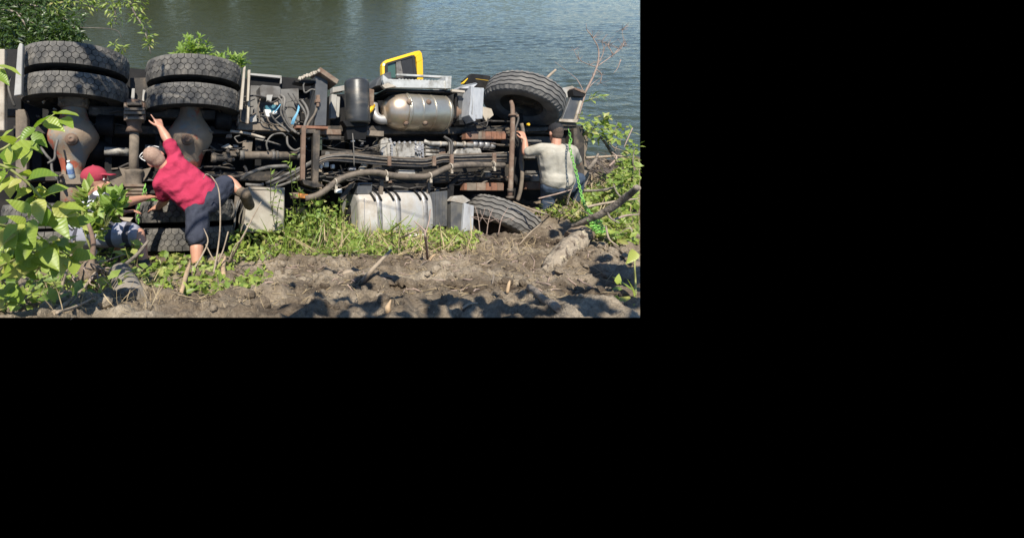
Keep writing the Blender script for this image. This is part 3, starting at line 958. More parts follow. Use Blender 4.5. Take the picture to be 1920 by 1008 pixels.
# forward mud flap bars, white rail and grey side boxes
R_('mud_flap_bar', 'tan', [([(457, 126), (461, 124), (455, 206), (449, 206)], .34, .05)], .004)
R_('mud_flap_bar', 'tan', [([(465, 131), (470, 131), (467, 190), (463, 190)], .26, .05), ([(464, 188), (469, 188), (467, 232), (462, 232)], .2, .05)], .004)
R_('flap_bracket', 'frame', [([(450, 204), (464, 204), (463, 232), (451, 228)], .2, .05)], .003)
R_('side_rail', 'grey', [([(468, 137), (528, 142), (528, 147), (468, 141)], -.30, .05), ([(526, 143), (528.5, 143), (528, 157), (526, 157)], -.3, .05)], .003)
R_('side_recess', 'black', [([(470, 139), (598, 150), (597, 172), (470, 160)], -.36, .10)], .003)
R_('valve_mount_panel', 'dimgrey', [([(470, 160), (488, 161), (488, 232), (470, 230)], -.22, .05), ([(498, 168), (560, 166), (562, 234), (520, 232), (488, 232), (488, 190)], -.26, .05)], .004)  # tan-grey panels, darkened in colour for the shade they lie in
R_('tool_box', 'dimgrey', [([(487, 162), (491, 159), (524, 162), (527, 166), (527, 184), (489, 183)], .02, .22)], .008)
R_('valve_bracket', 'grey', [([(466, 222), (480, 210), (482, 228), (470, 230)], .05, .03), ([(500, 178), (512, 178), (508, 192), (500, 190)], .05, .03)], .003)
R_('air_valve', 'teal', [([(497, 198), (518, 196), (522, 207), (510, 213), (500, 209)], .0, .12)], .008)
R_('air_valve', 'white', [([(496, 205), (508, 206), (510, 218), (500, 220)], .06, .08), (512, 208, 520, 214, .06, .06)], .005)
R_('air_valve', 'hose_grey', [([(476, 204), (484, 200), (486, 222), (474, 222)], .0, .05)], .005)
for pts, r, mt in (
        ([(526, 178, .05), (534, 186, .1), (532, 206, .12), (538, 226, .1), (548, 242, .08), (562, 252, .1)], .017, 'hose_grey'),
        ([(522, 182, .05), (529, 192, .1), (527, 212, .1), (540, 236, .08), (556, 250, .1)], .012, 'hose_grey'),
        ([(506, 212, .08), (516, 226, .1), (528, 236, .1), (542, 248, .1)], .012, 'hose_grey'),
        ([(500, 218, .08), (506, 230, .1), (522, 236, .08), (536, 240, .08)], .009, 'hose'),
        ([(488, 186, .0), (484, 206, .06), (490, 226, .08), (510, 236, .06)], .008, 'hose'),
        ([(478, 186, .0), (462, 192, .1), (452, 188, .1)], .006, 'hose'),
        ([(566, 188, .08), (574, 200, .12), (578, 214, .14), (572, 232, .14), (570, 250, .14), (568, 300, .16)], .017, 'hose_grey'),
        ([(560, 192, .08), (569, 205, .12), (574, 220, .12), (573, 240, .12), (566, 262, .12)], .014, 'hose_grey'),
        ([(596, 196, .1), (590, 214, .14), (578, 232, .14), (572, 250, .14)], .016, 'hose'),
        ([(594, 170, .1), (584, 168, .1), (572, 174, .1), (569, 162, .1), (570, 156, .1)], .011, 'hose_grey'),
        ([(540, 200, .02), (528, 214, .05), (516, 224, .06)], .006, 'hose_grey'),
        ([(549, 176, .0), (556, 188, .05), (562, 200, .05)], .006, 'hose_black'),
        ([(540, 175, .0), (552, 192, .05), (566, 210, .05)], .008, 'hose_black'),
        ([(502, 282, .1), (500, 268, .12), (510, 254, .12), (528, 250, .12), (536, 256, .1)], .011, 'hose_grey'),
        ([(538, 256, .1), (540, 272, .12), (552, 282, .12), (564, 278, .1)], .014, 'hose_grey'),
        ([(442, 262, .1), (448, 268, .1), (462, 264, .1)], .007, 'hose'),
        ([(447, 268, .1), (440, 258, .1), (450, 254, .1)], .007, 'hose_grey')):
    H_('air_hose', mt, pts, r)
for k in range(3):
    H_('blue_air_line', 'hose_blue', [(560 + k * 1.5, 196, .06), (557 + k, 210, .1), (549 + 2 * k, 224, .1), (546 + 2 * k, 234, .08)], .006)
H_('blue_air_line', 'hose_blue', [(514, 212, .08), (522, 202, .1), (526, 196, .08)], .007)
H_('air_pipe', 'tan', [(432, 246, .04), (462, 250, .06), (496, 259, .06)], .016, n=10)
R_('pipe_fitting', 'rust_dull', [(594, 178, 600, 188, .16, .05), (592, 186, 601, 192, .17, .06), (594, 192, 599, 200, .16, .05)], .004)
R_('linkage_arm', 'tan', [([(414, 276), (428, 269), (437, 276), (428, 279)], .06, .04)], .004)
R_('linkage_plate', 'mud', [([(456, 264), (474, 264), (472, 284), (455, 284)], .0, .05)], .003)

# tall post with its tilted cap, flange and round plates
post = R_('body_hoist_post', 'darkpanel', [([(592, 142), (615, 150), (612, 236), (590, 236)], .12, .22)], .006)
R_('post_cap', 'rust_dull', [([(594, 132), (601, 126), (636, 150), (632, 158)], .20, .30)], .005, post, 'tilted rusty plank on top of the post')
R_('post_flange', 'black', [([(553, 150), (590, 151), (592, 156), (570, 157), (554, 154)], .1, .14)], .003, post)
mb = MB()
for k in range(9):
    p = T(562 + 4.4 * k, 148 - 1.7 * k + rnd.uniform(-1, 1), .13 + rnd.uniform(0, .08)); mb.box(p, .034, .04, .03 + .02 * rnd.random(), Matrix.Rotation(rnd.uniform(-.6, .6), 3, 'Y'))
mb.build('chain_stub', M['tan'], post, bevel=.006)
R_('post_foot', 'rust', [([(556, 235), (616, 237), (615, 242), (556, 240)], .16, .16)], .003)
R_('hanger_bar', 'frame', [([(588, 244), (601, 244), (597, 346), (586, 346)], .20, .07)], .004)
R_('hanger_bar', 'rust_dull', [([(566, 236), (574, 236), (572, 338), (564, 338)], .20, .05)], .004)
R_('hanger_head', 'frame', [(564, 242, 592, 250, .19, .05)], .003)
R_('hanger_foot', 'frame', [([(566, 336), (588, 340), (606, 346), (608, 350), (590, 352), (570, 346)], .22, .12)], .004)
R_('side_marker_bar', 'rust_dull', [(546, 361, 560, 372, .2, .05)], .003)
R_('side_marker_lamp', 'orange', [([(560, 362), (588, 366), (587, 373), (560, 371)], .22, .05)], .004)

# --- drive shaft
mb = MB(); mb.tube([T(452, 291, .02), T(562, 292, .02)], .046, 20)
ds = mb.build('drive_shaft', M['hose'], truck)
mb = MB()
for (u, h_, r) in ((449, .05, .058), (509, .04, .054), (517, .03, .052), (556, .06, .056)):
    mb.lathe([(0, r), (h_, r)], T(u, 291, .02), (-1, 0, 0), 20)
mb.build('shaft_collar', M['hose_grey'], ds)
mb = MB()
mb.lathe([(0, .055), (.05, .055), (.06, .035), (.14, .035)], T(396, 296, .02), (-1, 0, 0), 14)
mb.box(T(425, 293, .02), .10, .06, .085); mb.box(T(437, 289, .02), .09, .11, .06); mb.box(T(431, 300, .04), .05, .04, .05)
for u, v in ((426, 284), (436, 300), (444, 285)):
    mb.lathe([(0, .022), (.07, .022)], T(u, v, .05), (0, 1, 0), 8)
mb.build('universal_joint', M['mud'], ds, bevel=.008)
mb = MB(); mb.tube([T(600, 289, -.06), T(716, 288, -.06)], .05, 16); mb.build('drive_shaft_front', M['frame'], truck)

# lower hoses left of the post and big return hose
H_('brake_pipe', 'hose', [(382, 328, .05), (440, 331, .06), (461, 326, .07), (461, 316, .07), (457, 312, .06)], .017)
H_('hydraulic_hose', 'hose_grey', [(452, 336, .1), (468, 325, .14), (500, 314, .14), (538, 311, .12)], .022)
for k, pts in enumerate(([(500, 350, .1), (530, 338, .14), (552, 326, .14), (584, 306, .12), (600, 298, .12)],
                         [(498, 344, .08), (530, 330, .12), (556, 318, .12), (590, 300, .1)],
                         [(510, 336, .05), (526, 322, .08), (544, 312, .1)],
                         [(506, 352, .1), (536, 344, .12), (560, 332, .12), (566, 322, .1)])):
    H_('hydraulic_hose', ('hose_black', 'hose_grey', 'hose_black', 'hose_grey')[k], pts, .018)
H_('grey_conduit', 'hose_grey', [(460, 346, .12), (486, 347, .14), (494, 345, .14)], .018)
H_('sleeved_hose', 'hose', [(572, 372, .2), (590, 368, .22), (606, 360, .24), (622, 347, .25), (640, 335, .25), (664, 327, .24), (690, 323, .24), (712, 324, .25), (730, 328, .26), (760, 331, .26), (795, 331, .26),
                            (812, 327, .26), (828, 319, .26), (848, 312, .24), (870, 309, .24), (900, 309, .22), (945, 310, .2)], .038, n=14, k=4)
for (u, v) in ((629, 342), (724, 326), (806, 330), (845, 313), (925, 309)):
    q = T(u, v, .26)
    MB().torus(q, (-1, 0, .1), .043, .008, 16, 6).box(q + Vector((0, .02, -.055)), .03, .015, .06).build('hose_clamp', M['tan'], truck)
LV = [(588, 302), (612, 292), (650, 288), (690, 292), (728, 295), (770, 298), (800, 298), (830, 290), (860, 291), (900, 289), (955, 288)]
for k in range(6):
    dv = (0, 4, 8, 11.5, 14.5, 18)[k]
    pts = [(u, v + dv * (.55 if 590 < u < 640 else .8) + rnd.uniform(-.8, .8), .14 + .02 * (k % 2)) for u, v in LV]
    H_('hydraulic_line', ('hose', 'hose_grey', 'hose_black', 'hose', 'hose_grey', 'hose_black')[k], pts, (.016, .011, .013, .010, .012, .009)[k], k=3)
for u, v in ((728, 302), (812, 302), (845, 298), (925, 296)):
    R_('line_clamp', 'rust_dull', [(u, v - 9, u + 6, v + 9, .19, .03)], .003)

# --- gearbox, engine sump and their fittings
gb = R_('gearbox', 'alu', [([(727, 268), (795, 265), (797, 300), (735, 302), (728, 296)], .06, .30)], .012)
R_('gearbox_housing', 'alu', [([(715, 262), (722, 257), (730, 260), (741, 272), (744, 300), (722, 302), (714, 285)], .02, .26)], .014, gb)
R_('gearbox_cover', 'alu', [([(746, 267), (776, 266), (780, 274), (778, 294), (748, 296), (745, 280)], .085, .04)], .008, gb)
mb = MB()
for k in range(22):
    a = 2 * math.pi * k / 22
    u = 762 + 29 * max(-1, min(1, 1.25 * math.cos(a))); v = 282 + 14.5 * max(-1, min(1, 1.25 * math.sin(a)))
    mb.lathe([(0, .017), (.028, .017)], T(u, v, .06), (0, 1, 0), 6, smooth=False)
for k in range(10):
    a = 2 * math.pi * k / 10
    mb.lathe([(0, .015), (.02, .015)], T(784 + 7 * math.cos(a), 279 + 8 * math.sin(a), .075), (0, 1, 0), 6, smooth=False)
for k in range(9):
    mb.lathe([(0, .018), (.03, .018)], T(715 + rnd.uniform(0, 26), 262 + k * 4.4, .02), (0, 1, 0), 6, smooth=False)
mb.lathe([(0, .045), (.03, .045), (.03, .03), (.035, .03)], T(784, 279, .06), (0, 1, 0), 18)
mb.build('cover_bolt', M['strap'], gb)
H_('coolant_pipe', 'alu', [(795, 265, .05), (806, 269, .08), (840, 270, .08), (886, 272, .06)], .03, n=12)
for v in (277, 284, 291):
    H_('gearbox_rib', 'alu', [(797, v - 1, .05), (822, v, .03)], .022)
mb = MB()
for u in (823, 850, 868):
    mb.lathe([(0, .036), (.03, .036)], T(u, 270, .08), (-1, 0, 0), 14)
mb.build('pipe_collar', M['tan'], truck)
R_('oil_sump', 'alu', [([(855, 280), (872, 276), (902, 278), (906, 292), (850, 294)], .06, .2)], .014)
R_('sump_flange', 'tan', [([(828, 292), (960, 284), (960, 290), (828, 298)], .02, .06)], .003)
R_('block_boss', 'rust_dull', [(822, 278, 836, 292, .02, .1), (878, 266, 888, 280, .05, .1)], .008)
R_('engine_block', 'frame', [([(700, 300), (960, 286), (960, 340), (700, 346)], -.12, .3)], .01)
R_('lower_cover', 'alu', [([(748, 318), (778, 319), (780, 328), (746, 328)], .1, .1)], .008)
mb = MB()
for k in range(4):
    mb.lathe([(0, .05), (.04, .052), (.08, .05)], T(884 + 11 * k, 270 + .8 * k, -.02), (-1, 0, 0), 16)
mb.build('corrugated_pipe', M['strap'], truck)
mb = MB(); mb.lathe([(0, .05), (.1, .05), (.12, .045)], T(905, 327, .02), (-1, 0, 0), 18); mb.build('end_plug', M['hose_grey'], truck)
H_('loom_pipe', 'hose_black', [(832, 256, .1), (846, 266, .14), (847, 282, .16), (846, 300, .16)], .02)
H_('loom_pipe', 'hose_grey', [(834, 258, .1), (842, 266, .12), (843, 282, .14), (842, 296, .14)], .014)
for k in range(16):
    u = rnd.uniform(560, 700); v = rnd.uniform(314, 350)
    H_('cable', rnd.choice(('hose_black', 'hose_grey', 'hose', 'hose_black')), [(u, v, -.02), (u + rnd.uniform(8, 30), v + rnd.uniform(-12, 8), .05), (u + rnd.uniform(30, 60), v + rnd.uniform(-14, 6), .0)], rnd.uniform(.006, .014))
for k in range(12):
    u = rnd.uniform(845, 940); v = rnd.uniform(228, 256)
    H_('cable', rnd.choice(('hose_black', 'hose_grey', 'hose_black')), [(u, v, -.05), (u + rnd.uniform(4, 22), v + rnd.uniform(-8, 8), .0), (u + rnd.uniform(18, 40), v + rnd.uniform(-10, 6), -.05)], rnd.uniform(.008, .016))
for (u0, v0, u1, v1, mt) in ((608, 303, 617, 313, 'white'), (622, 308, 628, 316, 'white'), (600, 308, 605, 316, 'white'), (680, 306, 688, 314, 'tan'), (675, 312, 684, 320, 'tan'), (655, 314, 668, 320, 'strap'),
                            (660, 260, 666, 266, 'white'), (672, 252, 677, 257, 'tan'), (678, 266, 682, 271, 'strap'), (630, 354, 642, 362, 'white'), (694, 316, 706, 324, 'alu'), (1000, 328, 1012, 340, 'grey')):
    R_('fitting', mt, [(u0, v0, u1, v1, .06, .06)], .008)
R_('junction_box', 'frame', [(612, 255, 640, 262, .02, .05)], .004)
R_('support_bracket', 'black', [([(648, 232), (690, 234), (686, 262), (652, 262)], .08, .12)], .006)
H_('thin_cable', 'hose_grey', [(661, 250, .16), (663, 276, .18), (664, 312, .16)], .007)

# --- upright black drum (air tank)
mb = MB(); zaxis_lathe(mb, 668.5, [(150, 17), (152, 21.5), (156, 23.5), (228, 23.5), (231, 23), (233, 21)], .06, 40)
drum = mb.build('air_tank', M['drum'], truck)
R_('drum_bracket', 'rust_dull', [([(692, 166), (702, 168), (701, 200), (691, 198)], .05, .08)], .006, drum)
R_('drum_foot', 'black', [([(642, 226), (690, 228), (690, 236), (650, 238)], .12, .12)], .004, drum)
R_('pale_box_edge', 'grey', [([(624, 164), (646, 160), (646, 170), (624, 174)], -.30, .1), ([(622, 176), (632, 178), (630, 222), (620, 222)], -.25, .08), ([(628, 180), (638, 182), (636, 220), (630, 220)], -.28, .06)], .004)
mb = MB(); mb.tube([T(688, 214, .05), T(696, 205, .05), T(700, 198, .0)], .03, 10); mb.build('yellow_fitting', M['yellow'], drum)

# --- exhaust canister
s = S(785)
mb = MB()
c = T(843, 214, .02); c.x = T(843, 214, .14).x
x0 = T(727, 214, .14).x - c.x
rr = .242
prof = [(0, .20), (0.0, .225), (.03, .235), (.045, rr + .004), (x0 * .70, rr + .004), (x0 * .72, rr)]
dprof = [(x0 * .715, rr)] + [(x0 * .715 + (x0 * .285) * math.sin(t), rr * math.cos(t) ** .75) for t in (.12, .25, .5, .75, 1.0, 1.2, 1.4, 1.5)]
mb.lathe([(h, r) for h, r in prof], c, (1, 0, 0), 44)
can = mb.build('exhaust_canister', M['dpf'], truck)
mb = MB(); mb.lathe(dprof, c, (1, 0, 0), 44); mb.build('canister_dome', M['dome'], can)
mb = MB()
for f in (.06, .30, .50, .69):
    mb.torus(c + Vector((x0 * f, 0, 0)), (-1, 0, 0), rr + .004, .008 if f < .6 else .014, 44, 6)
mb.build('canister_band', M['dpf'], can)
mb = MB()
for (u, v) in ((766, 192), (766, 230), (803, 192), (801, 230)):
    p = T(u, v, .24); p.y = c.y + math.sqrt(max(.01, rr ** 2 - (p.z - c.z) ** 2)) + .004
    nrm = (p - Vector((p.x, c.y, c.z))).normalized()
    mb.lathe([(0, .036), (.012, .036), (.013, .022), (.024, .02), (.025, .008)], p, nrm, 16)
mb.build('sensor_boss', M['rust_dull'], can)
mb = MB(); mb.lathe([(0, .075), (.06, .075), (.07, .088), (.10, .09), (.13, .088), (.14, .07)], T(843, 211, .02), (-1, 0, 0), 24); mb.build('canister_outlet', M['rust_dull'], can)
H_('exhaust_elbow', 'strap', [(700, 196, -.1), (702, 214, -.06), (712, 224, -.02), (730, 224, .0)], .062, can, 16)
R_('canister_tray', 'black', [(724, 170, 852, 176, .10, .4), (716, 240, 850, 249, -.16, .2)], .006)

# step tray over the canister
st = R_('cab_step', 'step', [([(719, 140), (728, 148), (838, 152), (838, 166), (722, 164), (718, 150)], .22, .05), ([(836, 143), (847, 143), (846, 166), (836, 166)], .24, .30)], .004)
R_('step_top_bar', 'step', [([(744, 138), (847, 143), (847, 147), (744, 142)], -.02, .04)], .003, st)
mb = MB()
for k in range(15):
    u = 748 + 6.1 * k
    rpoly(mb, [(u, 147.5 + .25 * k), (u + 3, 147.7 + .25 * k), (u + 3, 152), (u, 152)], .215, .03)
mb.build('step_tooth', M['step'], st)
R_('step_side', 'darkpanel', [([(720, 138), (733, 134), (736, 160), (716, 160), (704, 162), (708, 152)], .12, .40)], .006, st)
R_('step_lip', 'tan', [([(848, 167), (872, 170), (872, 174), (848, 172)], .2, .05), ([(716, 160), (728, 156), (744, 162), (722, 166)], .26, .05)], .003, st)
R_('step_rail', 'black', [([(725, 166), (848, 170), (848, 174), (725, 170)], .18, .35)], .003, st)

# yellow door frame standing up behind the step
door = MB()
outer = [(717, 150), (716, 124), (718, 117), (723, 113), (780, 96), (787, 95), (791, 99), (793, 112), (794, 150)]
inner = [(722, 150), (721.5, 124), (723, 120), (726, 118), (772, 104), (777, 104), (780, 108), (782, 118), (783, 150)]
for k in range(len(outer) - 1):
    a = [T(*outer[k], -.55), T(*outer[k + 1], -.55), T(*inner[k + 1], -.53), T(*inner[k], -.53)]
    door.loft(a, [p + Vector((0, -.07, 0)) for p in a])
door = door.build('cab_door', M['yellow'], truck, 'open yellow cab door with its window', .006)
R_('window_seal', 'rubber_seal', [([(722, 120), (727, 117.5), (728, 148), (722, 148)], -.535, .03), ([(726, 117.5), (773, 103.5), (774, 107), (727, 121)], -.535, .03), ([(773, 104), (777, 104), (783, 146), (777, 146)], -.535, .03)], .002, door)
R_('window_glass', 'glass', [([(727, 121), (741, 116), (742, 146), (727, 146)], -.56, .01)], 0, door)
R_('inner_panel', 'black', [([(720, 119), (779, 103), (785, 150), (720, 150)], -.575, .02)], .002, door)
R_('inner_panel', 'rubber_seal', [([(752, 113), (773, 107), (778, 146), (757, 146)], -.545, .02)], .002, door)
R_('divider_trim', 'dimgrey', [([(747, 121), (750, 121), (753, 132), (748, 132)], -.535, .006)], 0, door)
R_('window_divider', 'hose_grey', [([(743, 115), (751, 112), (757, 146), (744, 146)], -.54, .03)], .002, door)
R_('mirror_arm', 'grey', [([(770, 113), (774, 112), (776, 138), (772, 138)], -.548, .008)], 0, door)

# battery box and mudguard before the raised front wheel
R_('mudguard', 'fender', [([(888, 164), (908, 165), (905, 223), (886, 224)], .26, .22)], .006)
mb = MB()
a = [T(884, 160, .27), T(889, 164, .27), T(884, 214, .27), T(893, 226, .27), T(889, 228, .27), T(880, 216, .27)]
mb.loft(a, [p + Vector((0, -.25, 0)) for p in a])
a = [T(862, 166, .12), T(868, 160, .16), T(892, 155, .27), T(896, 157, .27), T(886, 166, .26)]
mb.loft(a, [p + Vector((0, -.2, 0)) for p in a])
mb.build('mudguard_edge', M['fender'], truck, bevel=.004)
R_('mudguard_back', 'darkpanel', [([(858, 168), (884, 166), (880, 222), (862, 226)], .1, .15)], .006)
R_('mudguard_stay', 'black', [([(855, 172), (858, 172), (856, 222), (852, 222)], .14, .05), ([(862, 226), (892, 224), (886, 234), (862, 234)], .1, .2)], .004)
hood = R_('hood_panel', 'black', [([(868, 152), (884, 138), (920, 142), (918, 166), (880, 166)], -.30, .06)], .006)
R_('hood_edge', 'yellow', [([(867, 157), (869, 154), (877, 146.5), (878, 147.5), (870, 157)], -.285, .05), ([(892, 147.5), (918, 151), (918, 152), (892, 148.5)], -.298, .02)], .003, hood)
R_('wheel_well_bracket', 'tan', [([(906, 200), (922, 204), (926, 216), (912, 228), (904, 214)], -.05, .06)], .005)

# --- front axle: springs, rods, beam
def leaf_spring(u0, u1, v, segs, o):
    sp = R_('leaf_spring', 'rust', [([(u0, v - 5.5), (u1, v - 4.5), (u1, v + 8.5), (u0, v + 7.5)], o, .10)], .004)
    for (a, b_, mt) in segs:
        R_('spring_leaf', mt, [([(a, v - 6.5), (b_, v - 6), (b_, v + 8), (a, v + 8)], o + rnd.uniform(.006, .016), .10)], .003, sp)
    return sp
leaf_spring(874, 950, 253, [(884, 896, 'rust_dull'), (897, 903.5, 'mud'), (904.5, 910.5, 'rust_dull'), (911.5, 921, 'rust'), (922, 931.5, 'rust'), (932.5, 940, 'rust'), (941, 949, 'rust')], .06)
leaf_spring(871, 945, 349, [(876, 893, 'mud'), (894, 911, 'rust_dull'), (912, 922, 'rust'), (923, 932, 'rust'), (933, 944, 'rust_dull')], .06)
leaf_spring(986, 1014, 347, [(990, 1010, 'rust_dull')], .04)
R_('front_axle_beam', 'black', [([(964, 214), (982, 212), (986, 262), (984, 330), (978, 376), (966, 374)], -.02, .16)], .02)
mb = MB(); tpath(mb, [(958, 190, .22), (961, 203, .26), (961, 240, .28), (959, 300, .28), (957, 354, .28), (955, 372, .22)], [.026, .03, .033, .033, .033, .03], 12, 4)
tie = mb.build('tie_rod', M['rust_dull'], truck)
MB().torus(T(961, 216, .28), (0, 0, 1), .04, .015, 16, 8).box(T(968, 217, .28), .05, .04, .03).build('rod_clamp', M['rust_dull'], tie)
mb = MB(); mb.lathe([(0, .04), (.04, .04)], T(957, 359, .28), (0, 0, 1), 14); mb.lathe([(0, .05), (.03, .05)], T(956, 372, .24), (0, 0, 1), 14); mb.build('rod_end', M['hose'], tie)
H_('drag_link', 'mud', [(978, 232, .12), (981, 254, .14), (976, 300, .14), (979, 326, .16), (976, 356, .16), (970, 376, .12)], .026, n=10)
R_('steering_arm', 'black', [([(968, 245), (980, 248), (982, 300), (976, 352), (966, 340)], .05, .08)], .02)
H_('wheel_hose', 'hose_black', [(966, 210, .1), (972, 222, .18), (966, 246, .2), (970, 270, .18)], .016)
mb = MB(); mb.lathe([(0, .02), (.04, .02)], T(988, 234, .12), (0, 1, 0), 10); mb.build('yellow_cap', M['yellow'], truck)
R_('front_crossbar', 'frame', [(940, 256, 1080, 272, -.06, .1), ([(968, 240), (1094, 235), (1094, 243), (968, 248)], .06, .1), (985, 290, 1020, 300, .0, .1)], .006)
R_('radiator_guard', 'hose_grey', [(986, 262, 1016, 266, .05, .04), (986, 292, 1014, 297, .04, .04), (988, 320, 1010, 325, .04, .04), (984, 328, 1008, 333, .03, .04)], .004)

# front bumper brackets on the far end
R_('bumper_bracket', 'grey', [([(1041, 168), (1074, 161), (1081, 166), (1078, 180), (1062, 184), (1056, 222), (1048, 222), (1050, 190)], .05, .06)], .006)
R_('bumper_channel', 'darkpanel', [([(1074, 172), (1096, 178), (1082, 224), (1054, 224)], .10, .05)], .004)
R_('bumper_cap', 'black', [([(1074, 168), (1080, 164), (1100, 174), (1096, 182), (1076, 180)], .16, .10)], .004)
R_('bumper_cap_edge', 'rust_dull', [([(1079, 164), (1100, 172), (1098, 176), (1078, 168)], .17, .18)], .003)
R_('bumper_strip', 'tan', [([(1089, 188), (1092, 190), (1081, 224), (1078, 224)], .12, .04), ([(1048, 223), (1084, 224), (1082, 230), (1048, 228)], .14, .1)], .003)
R_('bumper_bar', 'frame', [([(1034, 228), (1082, 231), (1082, 237), (1034, 236)], .1, .16)], .006)
R_('bumper_bar', 'frame', [([(1076, 240), (1096, 242), (1096, 352), (1080, 354)], .10, .16)], .006, label='upright end bar of the front bumper')
R_('crumpled_bumper', 'mud', [([(1096, 246), (1104, 262), (1098, 300), (1106, 330), (1098, 352), (1088, 352), (1090, 246)], .04, .05)], .006)
mb = MB()
for k in range(5): mb.lathe([(0, .014), (.02, .014)], T(1052 + 3 * k, 176 + 8 * k, .055), (0, 1, 0), 8)
mb.build('bracket_bolt', M['black'], truck)

# --- fuel tank, straps, battery box
c = T(735, 401, -.10)
xa = T(668, 401, .08).x; xb = T(806, 401, .12).x
rt = .30
def tank_ring(x, r, n=48):
    out = []
    for k in range(n):
        w = 2 * math.pi * k / n; cw, sw = math.cos(w), math.sin(w)
        out.append(Vector((x, c.y + r * math.copysign(abs(cw) ** .62, cw), c.z + r * math.copysign(abs(sw) ** .62, sw))))
    return out
def tank_shell(rings, cap):
    mb = MB(); n = len(rings[0]); k = len(rings)
    mb.add([p for rg in rings for p in rg], [(i * n + q, i * n + (q + 1) % n, (i + 1) * n + (q + 1) % n, (i + 1) * n + q) for i in range(k - 1) for q in range(n)], True)
    if cap:
        mb.f += [tuple(range(n - 1, -1, -1)), tuple(range((k - 1) * n, k * n))]; mb.s += [False, False]
    return mb
dx = -1 if xb < xa else 1
ft = tank_shell([tank_ring(xa - dx * .012, rt - .05), tank_ring(xa - dx * .004, rt - .015), tank_ring(xa + dx * .016, rt), tank_ring((xa + xb) / 2, rt + .003), tank_ring(xb - dx * .016, rt), tank_ring(xb + dx * .004, rt - .015), tank_ring(xb + dx * .012, rt - .05)], True).build('fuel_tank', M['tank'], truck)
for u in (709, 744, 795):
    xs = T(u, 401, .16).x
    tank_shell([tank_ring(xs - .035, rt + .001), tank_ring(xs - .035, rt + .008), tank_ring(xs + .035, rt + .008), tank_ring(xs + .035, rt + .001)], False).build('tank_strap', M['strap'], ft)
    for du in (-7.5, 4.5):
        mb = MB(); xs2 = T(u + du, 401, .16).x
        rg = tank_ring(xs2, rt + .014, 96)
        mb.tube([rg[q] + Vector((.004 * (q - 6), 0, 0)) for q in range(6, 24, 3)], .015, 6)
        mb.build('strap_rod', M['black'], ft)
R_('tank_weld', 'strap', [(683, 372, 684, 430, .205, .01)], 0, ft)
R_('strap_bracket', 'hose', [([(713, 336), (720, 336), (718, 372), (711, 372)], .14, .04), ([(804, 334), (809, 334), (806, 370), (800, 370)], .14, .04)], .004)
R_('tank_hanger', 'black', [(664, 344, 812, 358, -.02, .2)], .006)
R_('tank_cap_box', 'darkpanel', [([(671, 342), (699, 342), (697, 364), (669, 364)], .14, .2)], .006)
R_('cap_box_slot', 'black', [(675, 345, 696, 347.5, .146, .01)], 0)
R_('side_skirt', 'black', [([(650, 400), (668, 366), (670, 430), (640, 420)], -.05, .1)], .004)
bb = R_('battery_box', 'darkpanel', [([(806, 361), (840, 357), (839, 425), (806, 425)], .10, .35)], .01)
for u in (810, 817, 824, 831):
    R_('box_rib', 'darkpanel', [([(u, 362), (u + 3, 361.5), (u + 3, 424), (u, 424)], .11, .02)], .003, bb)
R_('box_edge', 'black', [([(840, 352), (846, 352), (844, 426), (838, 426)], .08, .3), ([(846, 350), (852, 348), (850, 372), (845, 372)], .06, .1)], .004)
R_('step_panel', 'darkpanel', [([(846, 378), (870, 380), (868, 434), (846, 434)], .16, .2)], .006)
R_('step_panel_top', 'grey', [([(844, 377), (852, 368), (868, 366), (883, 376), (870, 382)], .17, .22)], .004)
R_('step_panel_side', 'fender', [([(871, 380), (889, 386), (887, 436), (867, 436)], .20, .06)], .005, label='scratched grey side of the lower step box')
R_('tank_strut', 'black', [([(836, 352), (864, 322), (868, 326), (842, 358)], .05, .05)], .004)
R_('tank_strut', 'frame', [([(636, 372), (658, 342), (664, 346), (644, 376)], .08, .05)], .004)

# --- beige toolbox panel low behind the standing man's boot
tb = R_('toolbox', 'panel', [([(466, 350), (534, 352), (533, 436), (456, 436)], .18, .40)], .012)
R_('toolbox_lip', 'panel', [([(466, 350), (534, 352), (534, 357), (466, 355)], .19, .03)], .003, tb)
R_('hose_hanger', 'hose', [([(441, 366), (450, 370), (446, 392), (438, 398)], .15, .03)], .003)
for pts in ([(432, 378, .2), (438, 386, .25), (438, 400, .25), (430, 410, .22)], [(446, 376, .15), (441, 400, .2), (440, 420, .2), (436, 436, .18)], [(452, 372, .12), (443, 394, .18), (438, 412, .2)]):
    H_('brake_hose', 'hose_grey', pts, .011)
R_('lower_bracket', 'tan', [([(222, 407), (250, 408), (244, 416), (232, 414)], .1, .05), ([(142, 412), (160, 410), (156, 418), (144, 418)], .1, .05)], .003)

